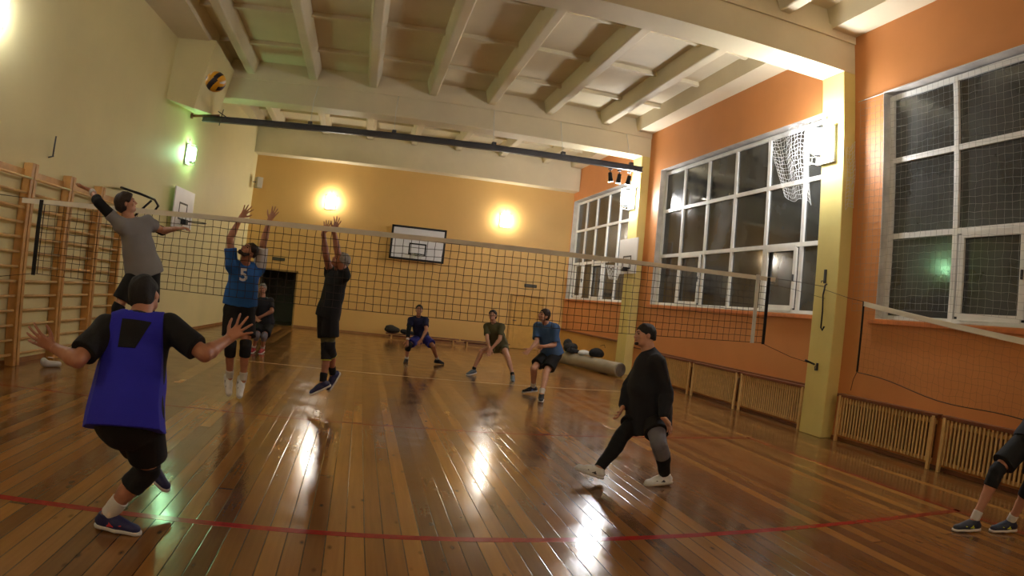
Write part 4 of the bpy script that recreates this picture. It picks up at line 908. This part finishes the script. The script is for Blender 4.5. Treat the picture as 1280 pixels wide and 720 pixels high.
t, q_ = blobthing('jacket', 'black jacket heaped on the low bench beside the sports bag', 'jacket', [('c', (1.5, 21.0, .25), (2.0, 21.02, .23), .08, .06), ('e', (1.45, 21.0, .28), (.13, .11, .08))], M_blk, lo=.193)
b = MB(); b.bbox((-.1, -.135, .0), (.02, -.1, .06), .01); b.build('collar', M_blk, t)
M_mat = mat('grey_canvas_roll', (150, 138, 116), .7, noise=.15, nscale=4, bump=.2, bscale=20)
A, Cc = np.array([6.42, 14.75, .19]), np.array([5.62, 17.75, .19])
f = SDF(np.minimum(A, Cc) - .4, np.maximum(A, Cc) + .4, .02); f.cone(A, Cc, .185, .18, .02); f.folds(.008, 6, 3); f.cut((0, 0, .004), (0, 0, -1)); f.cut(A, A - Cc) 
t = thing('rolled_mat', 'long grey rolled-up gym mat lying along the right wall by the far column', 'mat', (6.0, 16.2, 0)); link('roll', f.mesh('roll', (6.0, 16.2, 0)), M_mat, t)
b = MB(); d_ = (Cc - A) / np.linalg.norm(Cc - A)
b.tube([(.42 + d_[0] * -.01 + .0 + .12 * math.sin(a) * r * 1.3 * d_[1], -1.45 + d_[1] * -.012 - .12 * math.sin(a) * r * 1.3 * d_[0], .19 + .13 * math.cos(a) * r * 1.3) for a, r in [(i * .5, 1 - i / 60) for i in range(52)]], .007, 5); b.build('spiral_end', mat('dark_canvas', (70, 62, 52), .8), t)
t, q_ = blobthing('backpack', 'black backpack slumped on the far part of the grey rolled mat', 'backpack', [('e', (5.83, 17.05, .50), (.20, .20, .14)), ('e', (5.78, 17.2, .60), (.13, .12, .13)), ('c', (5.75, 16.8, .42), (5.95, 16.7, .40), .10, .07)], M_blk, lo=.379, folds=.012)
b = MB(); b.tube([(-.1, -.25, .05), (-.15, -.33, .16), (.02, -.30, .22)], .014, 6); b.build('strap', M_black, t)
t, q_ = blobthing('towel', 'crumpled white towel on the grey rolled mat between backpack and black bag', 'towel', [('e', (6.02, 16.40, .42), (.17, .16, .09)), ('c', (5.97, 16.5, .40), (6.1, 16.25, .40), .07, .06)], mat('white_towel', (206, 204, 198), .9, noise=.08, bump=.3, bscale=60), lo=.379, folds=.012, seed=4)
t, q_ = blobthing('drawstring_bag', 'round black bag on the near part of the grey rolled mat', 'bag', [('e', (6.20, 15.95, .47), (.21, .19, .15))], M_blk, lo=.379)
b = MB(); b.tube([(.05, -.1, .22), (.12, -.2, .26), (.18, -.12, .18)], .008, 6); b.build('cord', M_black, t)
t, q_ = blobthing('cloth_bundle', 'small dark cloth bundle on the floor behind the rolled mat by the far column', 'cloth', [('e', (6.62, 16.35, .10), (.14, .16, .09))], M_blk, lo=.004)
t, q_ = blobthing('sneaker', 'pale sneaker at the foot of the wall bars at the left edge', 'shoe', [('c', (-4.55, 9.0, .05), (-4.42, 9.14, .045), .05, .04), ('e', (-4.58, 8.97, .08), (.05, .05, .06))], mat('pale_shoe', (180, 176, 168), .6, noise=.1), h=.008, folds=.001, lo=.003)
b = MB(); b.tube([(-.02, -.02, .10), (.03, .04, .09)], .006, 6); b.build('laces', M_wcord, t)

# ------------------------------------------------------------------ ball
t = thing('volleyball', 'yellow and dark volleyball in the air above the net near the far left ceiling beam', 'ball', (-1.76, 6.3, 3.50))
b = MB(); R_ = .105
def ballmesh():
    bm = bmesh.new(); bmesh.ops.create_icosphere(bm, subdivisions=5, radius=R_); me = bpy.data.meshes.new('ball')
    Rm = Matrix.Rotation(.6, 3, 'Y') @ Matrix.Rotation(.9, 3, 'X') @ Matrix.Rotation(.4, 3, 'Z')
    for fc in bm.faces:
        c = (Rm @ fc.calc_center_median()) / R_; a = max(range(3), key=lambda i: abs(c[i])); o = c[(a + 1) % 3] if a != 1 else c[0]
        fc.material_index = 1 if abs(o + .15 * c[(a + 2) % 3]) < .26 else (2 if o < -.5 and a == 0 else 0); fc.smooth = True
    for v in bm.verts:
        c = (Rm @ v.co) / R_; a = sorted(range(3), key=lambda i: -abs(c[i])); g = abs(abs(c[a[0]]) - abs(c[a[1]])); o = c[(a[0] + 1) % 3] if a[0] != 1 else c[0]
        gg = min(g, abs(abs(o + .15 * c[(a[0] + 2) % 3]) - .26)); v.co *= 1 - .018 * max(0, 1 - gg / .04)
    bm.to_mesh(me); bm.free(); return me
me = ballmesh()
for m in (mat('ball_yellow', (226, 170, 40), .4, noise=.05), mat('ball_navy', (30, 26, 44), .4), mat('ball_white', (222, 214, 196), .4)): me.materials.append(m)
o = link('panels', me, None, t); t.rotation_euler = (0, .95, 0)

# ------------------------------------------------------------------ people
def skin(n, rgb): return mat('skin_' + n, rgb, .5, noise=.12, nscale=14, bump=.08, bscale=120)
M_eye = mat('eye_dark', (36, 28, 24), .2); M_lip = mat('lips', (130, 72, 62), .5)
S1, S2, S3 = skin('fair', (196, 146, 120)), skin('tan', (176, 122, 94)), skin('deep', (160, 104, 78))
H_dark, H_brown, H_grey = [mat(n, c, .7, noise=.35, nscale=40, bump=.5, bscale=160) for n, c in (('hair_black', (24, 19, 17)), ('hair_brown', (48, 30, 22)), ('hair_grey', (150, 144, 136)))]
def cloth(n, rgb): return mat(n, rgb, .85, noise=.10, nscale=5, bump=.25, bscale=150)
C_black, C_navy, C_blue, C_vest, C_grey, C_olive, C_teal = cloth('cloth_black', (8, 8, 11)), cloth('cloth_navy', (20, 22, 58)), cloth('cloth_blue', (32, 92, 166)), cloth('mesh_vest_blue', (34, 34, 178)), cloth('cloth_grey', (128, 128, 130)), cloth('cloth_olive', (84, 78, 46)), cloth('cloth_steel_blue', (62, 92, 134))
C_charc = cloth('cloth_charcoal', (19, 20, 27)); C_lgrey = cloth('cloth_light_grey', (118, 116, 124)); C_sock = cloth('sock_white', (212, 208, 200)); C_royal = cloth('cloth_royal', (38, 36, 120)); C_white = cloth('cloth_offwhite', (196, 192, 190))
R_sole = mat('rubber_white', (205, 202, 196), .6); R_dark = mat('rubber_black', (24, 24, 28), .6); R_red = mat('rubber_red', (190, 40, 60), .5)
Sh_white, Sh_navy, Sh_black, Sh_grey = [mat(n, c, .6, noise=.12, nscale=20, bump=.2, bscale=90) for n, c in (('shoe_white', (236, 238, 240)), ('shoe_navy', (36, 38, 84)), ('shoe_black', (24, 24, 30)), ('shoe_grey', (92, 104, 112)))]
Lace = mat('laces_white', (220, 220, 220), .8); Acc_blue = mat('stripe_blue', (60, 90, 160), .5); Acc_red = mat('stripe_red', (196, 44, 58), .5); Acc_lime = mat('stripe_lime', (190, 200, 60), .5); Acc_dark = mat('stripe_dark', (40, 46, 60), .5)

def text_polys(ch, size):
    cu = bpy.data.curves.new('glyph', 'FONT'); cu.body = ch; cu.size = size; cu.align_x = 'CENTER'; cu.align_y = 'CENTER'; cu.offset = size * .03
    ob = bpy.data.objects.new('glyph', cu); COL.objects.link(ob); bpy.context.view_layer.update()
    me = bpy.data.meshes.new_from_object(ob.evaluated_get(bpy.context.evaluated_depsgraph_get())); vs = [v.co.copy() for v in me.vertices]; fs = [tuple(p.vertices) for p in me.polygons]
    COL.objects.unlink(ob); bpy.data.objects.remove(ob); bpy.data.meshes.remove(me); return vs, fs

J = JOINTS
# hitter in grey, airborne, back arched
p = Person(J['spiker'], (.80, .25, .30), 1.0, .95, .007, 'jumping player in grey t-shirt with black sleeves, arm cocked back to hit')
p.body(S1, {'R': (.2, .3, .9), 'curlR': .15, 'L': (0, 0, -1), 'curlL': .6}); p.hair(H_brown, .014, bulk=.008, low=-.09); p.face(H_brown, M_eye, M_lip)
p.armwear(C_black, 'R', .38, 1.35, .014, 'long_sleeve'); p.armwear(C_white, 'R', 1.72, 1.95, .008, 'wristband', 'white wristband'); p.armwear(C_black, 'L', .3, 1.1, .010, 'long_sleeve')
p.shirt(C_grey, .50, .020, .040, .09, fold=.006, label='grey t-shirt'); b = None
p.shorts(C_black, .78, .022, .018)
for k in 'RL': p.legwear(C_black, k, .88, 1.28, .013, 'knee_pad'); p.legwear(C_sock, k, 1.72, 1.98, .008, 'sock'); p.shoe(k, Sh_navy, R_sole, Acc_red, lace_m=Lace)

# near player in the blue vest
p = Person(J['vest'], (.12, .97, .12), 1.02, 1.20, .006, 'near player seen from behind in bright blue vest over black t-shirt, arms spread')
p.body(S2, {'R': (.25, .9, .1), 'L': (-.1, .95, .2), 'curlR': .18, 'curlL': .30, 'spreadR': .34, 'spreadL': .2})
p.hair(H_dark, .010, low=-.05); p.face(H_dark, M_eye, M_lip)
p.shirt(C_black, .80, .014, .014, .03, soff=.020, fold=.004)
g = p.proto.like(); p.torso(g, .034, .13, .040); g.cut(p.J['pelvis'] - p.up * .125, -p.up)
for k in 'RL':
    s_ = p.J['s' + k]; sd = unit(s_ - p.J['neck']); sd = unit(sd - p.up * (sd @ p.up)); g.cut(p.J['neck'] + sd * .160 * p.sc - p.up * .03, sd * .98 + p.up * .10)
a_ = p.proto.like(); a_.cone(p.J['neck'] - p.up * .08, p.J['neck'] + p.up * .12, .085, .11, .02); g.D = np.maximum(g.D, -a_.D)
g.folds(.006, 18, 5); vest = p.part(g, 'vest', C_vest, label='bright blue training vest')
quad = [(-.085, -.035), (.085, -.035), (.012, -.205), (-.085, -.205)]
p.patch(vest, grid_poly(quad), C_black, 'neck_panel', vest, p.J['neck'] + np.zeros(3), p.L * -1.0, p.up, p.F, label='black panel between the shoulders')
p.shorts(C_black, .76, .020, .012)
p.legwear(C_black, 'R', .88, 1.38, .014, 'knee_pad'); p.legwear(C_black, 'L', .88, 1.38, .014, 'knee_pad')
for k in 'RL': p.legwear(C_sock, k, 1.66, 1.99, .009, 'sock', 'white sock'); p.shoe(k, Sh_navy, R_sole, Acc_red, 'purple-blue shoe with red side stripe', Lace)

# blocker with number 5
p = Person(J['blueblock'], (-.38, -.72, .58), 1.06, 1.10, .007, 'jumping blocker in a bright blue t-shirt with a white number on the chest')
p.body(S2, {'R': (.3, -.9, .1), 'L': (-.2, -.9, .1), 'curlR': .22, 'curlL': .12, 'spreadR': .25, 'spreadL': .22})
p.hair(H_brown, .005, low=.0); p.face(H_dark, M_eye, M_lip)
f = SDF(p.J['head'] - .2, p.J['head'] + .2, .006); H = p.headpt; c = p.sc
f.cone(H(.045, .04, -.072), H(0, .078, -.092), .022 * c, .024 * c, .02); f.cone(H(-.045, .04, -.072), H(0, .078, -.092), .022 * c, .024 * c, .02); f.cone(H(.062, .01, -.03), H(.045, .04, -.072), .012 * c, .022 * c, .01); f.cone(H(-.062, .01, -.03), H(-.045, .04, -.072), .012 * c, .022 * c, .01); p.part(f, 'beard', H_brown)
sh = p.shirt(C_blue, .62, .020, .032, -.03, fold=.005, soff=.022, label='bright blue t-shirt', sleeves='R'); p.armwear(C_white, 'L', .02, .80, .028, 'sleeve_lining', 'pale grey sleeve')
vs, fs = text_polys('5', .21); ctr = p.J['pelvis'] + (p.J['neck'] - p.J['pelvis']) * .78
p.patch(sh, ([(v.x, v.y) for v in vs], fs), mat('print_white', (225, 225, 228), .6), 'number_print', sh, ctr + p.L * -.06, p.L, p.up, -p.F, off=.005, label='white number print')
p.shorts(C_black, .72, .022, .018)
for k in 'RL': p.legwear(C_black, k, .84, 1.30, .014, 'knee_pad'); p.legwear(C_sock, k, 1.76, 1.99, .009, 'sock'); p.shoe(k, Sh_white, R_sole, Acc_dark, lace_m=Lace)

# blocker in black
p = Person(J['blackblock'], (-.75, -.45, .35), 1.02, 1.0, .007, 'jumping blocker dressed in black with grey hair, both hands above the net tape')
p.body(S3, {'R': (-.5, -.8, .1), 'L': (-.5, -.8, .1), 'curlR': .28, 'curlL': .15, 'spreadR': .24, 'spreadL': .30})
p.hair(H_grey, .008, low=-.05); p.face(H_grey, M_eye, M_lip); p.shirt(C_black, .30, .018, .030, .10, fold=.007); p.shorts(C_black, .70, .022, .018)
for k in 'RL':
    p.legwear(C_olive, k, .70, .92, .010, 'thigh_band', 'khaki band above the knee'); p.legwear(C_charc, k, .84, 1.34, .014, 'knee_sleeve'); p.legwear(Acc_lime, k, 1.30, 1.36, .016, 'knee_sleeve_edge', 'lime edge of the knee sleeve'); p.legwear(C_black, k, 1.72, 1.99, .010, 'sock'); p.shoe(k, Sh_navy, R_sole, Acc_dark, lace_m=Lace)

# far back row
p = Person(J['navy'], (-.08, -.97, .22), .96, .95, .008, 'crouching player in navy t-shirt and royal blue shorts before the low bench')
p.body(S2, {'curl': .4}); p.hair(H_dark, .010); p.face(H_dark, M_eye, M_lip); p.armwear(C_black, 'R', .6, 1.75, .012, 'arm_sleeve'); p.armwear(C_sock, 'R', 1.82, 1.98, .010, 'wristband', 'white wristband'); p.shirt(C_navy, .62, .018, .028, .06); p.shorts(C_royal, .80, .022, .018)
p.legwear(C_black, 'R', .86, 1.36, .014, 'knee_pad')
for k in 'RL': p.legwear(C_sock, k, 1.80, 1.99, .008, 'sock'); p.shoe(k, Sh_black, R_dark, None, lace_m=Lace)
p = Person(J['olive'], (-.45, -.85, .22), .96, .97, .008, 'crouching player in an olive t-shirt with wide stance and clasped hands')
p.body(S1, {'curl': .5}); p.hair(H_dark, .012, low=-.08, bulk=.003); p.face(H_dark, M_eye, M_lip); p.shirt(C_olive, .70, .018, .034, .14, fold=.005); p.shorts(C_olive, .38, .022, .01)
for k in 'RL': p.legwear(C_black, k, 1.84, 1.99, .008, 'sock'); p.shoe(k, Sh_grey, R_sole, Acc_dark, lace_m=Lace)
p = Person(J['bluetee'], (-.88, -.42, .16), 1.0, 1.08, .008, 'player in a steel blue t-shirt and black shorts, forearms held forward, by the rolled mat')
p.body(S1, {'curl': .5}); p.hair(H_brown, .012, low=-.06); p.face(H_brown, M_eye, M_lip); p.shirt(C_teal, .78, .020, .030, .05, fold=.005, soff=.026); p.shorts(C_black, .74, .022, .018)
for k in 'RL': p.legwear(C_sock, k, 1.76, 1.99, .009, 'sock', 'white sock'); p.shoe(k, Sh_black, R_sole, Acc_blue, lace_m=Lace)
p = Person(J['doorman'], (-.15, -.98, .02), .98, 1.05, .008, 'grey-haired player in dark t-shirt standing in front of the open doorway')
p.body(S2, {'curl': .5}); p.hair(H_grey, .008, low=-.03); p.face(H_grey, M_eye, M_lip); p.shirt(C_charc, .75, .018, .030, .05); p.shorts(C_black, .80, .022, .018)
for k in 'RL': p.legwear(C_lgrey, k, .88, 1.30, .013, 'knee_pad', 'grey knee pad'); p.legwear(C_sock, k, 1.78, 1.99, .008, 'sock'); p.shoe(k, mat('shoe_red', (150, 30, 40), .6, noise=.2, nscale=20), R_sole, None, lace_m=Lace)
# walking man in dark clothes
p = Person(J['dark'], (-1, .02, .03), 1.02, 1.30, .006, 'stocky man walking in black long-sleeved top and shorts with white shoes')
p.body(S1, {'curlL': .45, 'curlR': .5}); p.hair(H_dark, .010, low=-.03, line=.028); p.face(H_dark, M_eye, M_lip)
f = SDF(p.J['head'] - .2, p.J['head'] + .2, .005); f.cone(p.headpt(.015, .082, -.085), p.headpt(-.015, .082, -.085), .016, .016, .01); p.part(f, 'beard', H_brown)
p.shirt(C_charc, 1.90, .026, .040, .24, fold=.005, soff=.022, name='long_sleeved_top', collar=True); p.shorts(C_black, .64, .020, .012)
p.legwear(C_black, 'R', .3, 1.98, .012, 'legging'); p.legwear(C_lgrey, 'L', .55, 1.45, .012, 'legging', 'grey upper legging'); p.legwear(C_black, 'L', 1.36, 1.94, .014, 'calf_sleeve')
for k in 'RL': p.shoe(k, Sh_white, R_sole, Acc_dark, 'white running shoe', Lace)
# player cut by the right edge
p = Person(J['edge'], (-.9, .35, .05), .97, 1.0, .007, 'player at the right picture edge, mostly out of frame, dark shoes with lime trim')
p.body(S2, {}); p.hair(H_dark, .010); p.face(H_dark, M_eye, M_lip); p.shirt(C_charc, .7, .018, .028, .05); p.shorts(C_black, .78, .022, .018)
for k in 'RL': p.legwear(C_black, k, .86, 1.30, .013, 'knee_pad'); p.legwear(C_sock, k, 1.80, 1.99, .008, 'sock'); p.shoe(k, mat('shoe_dark_blue', (34, 44, 66), .6, noise=.15), R_sole, Acc_lime, 'dark blue shoe with lime trim', Acc_lime)
# ------------------------------------------------------------------ camera: wide action-camera lens
cd = bpy.data.cameras.new('camera'); co = bpy.data.objects.new('camera', cd); COL.objects.link(co); SC.camera = co
yaw, pit, rol, hc = 0.229352, 0.019703, 0.101841, 1.6420
F_ = Vector((math.sin(yaw) * math.cos(pit), math.cos(yaw) * math.cos(pit), math.sin(pit)))
R0 = Vector((math.cos(yaw), -math.sin(yaw), 0)); U0 = R0.cross(F_)
Rr = R0 * math.cos(rol) + U0 * math.sin(rol); Ur = U0 * math.cos(rol) - R0 * math.sin(rol)
Mx = Matrix((Rr, Ur, -F_)).transposed().to_4x4(); Mx.translation = Vector((0, 0, hc)); co.matrix_world = Mx
cd.sensor_width = 36; cd.clip_end = 200; cd.clip_start = .05
cd.type = 'PANO'; cd.panorama_type = 'FISHEYE_LENS_POLYNOMIAL'; cd.fisheye_fov = math.pi
cd.fisheye_polynomial_k0 = 0.0
cd.fisheye_polynomial_k1, cd.fisheye_polynomial_k2, cd.fisheye_polynomial_k3, cd.fisheye_polynomial_k4 = -0.044099350, -0.000068908, 0.000003728, 0.0000002188
# ------------------------------------------------------------------ night outside, exposure
w = bpy.data.worlds.new('night'); SC.world = w; w.use_nodes = True; bg = w.node_tree.nodes['Background']; bg.inputs[0].default_value = (.10, .11, .14, 1); bg.inputs[1].default_value = .25
v = SC.view_settings; v.view_transform = 'Standard'; v.look = 'None'; v.gamma = 1.0; v.use_curve_mapping = False; v.exposure = EXPOSURE
SC.cycles.use_denoising = True; SC.cycles.max_bounces = 8; SC.cycles.diffuse_bounces = 5; SC.cycles.glossy_bounces = 4; SC.cycles.transmission_bounces = 4; SC.cycles.sample_clamp_indirect = 6.0
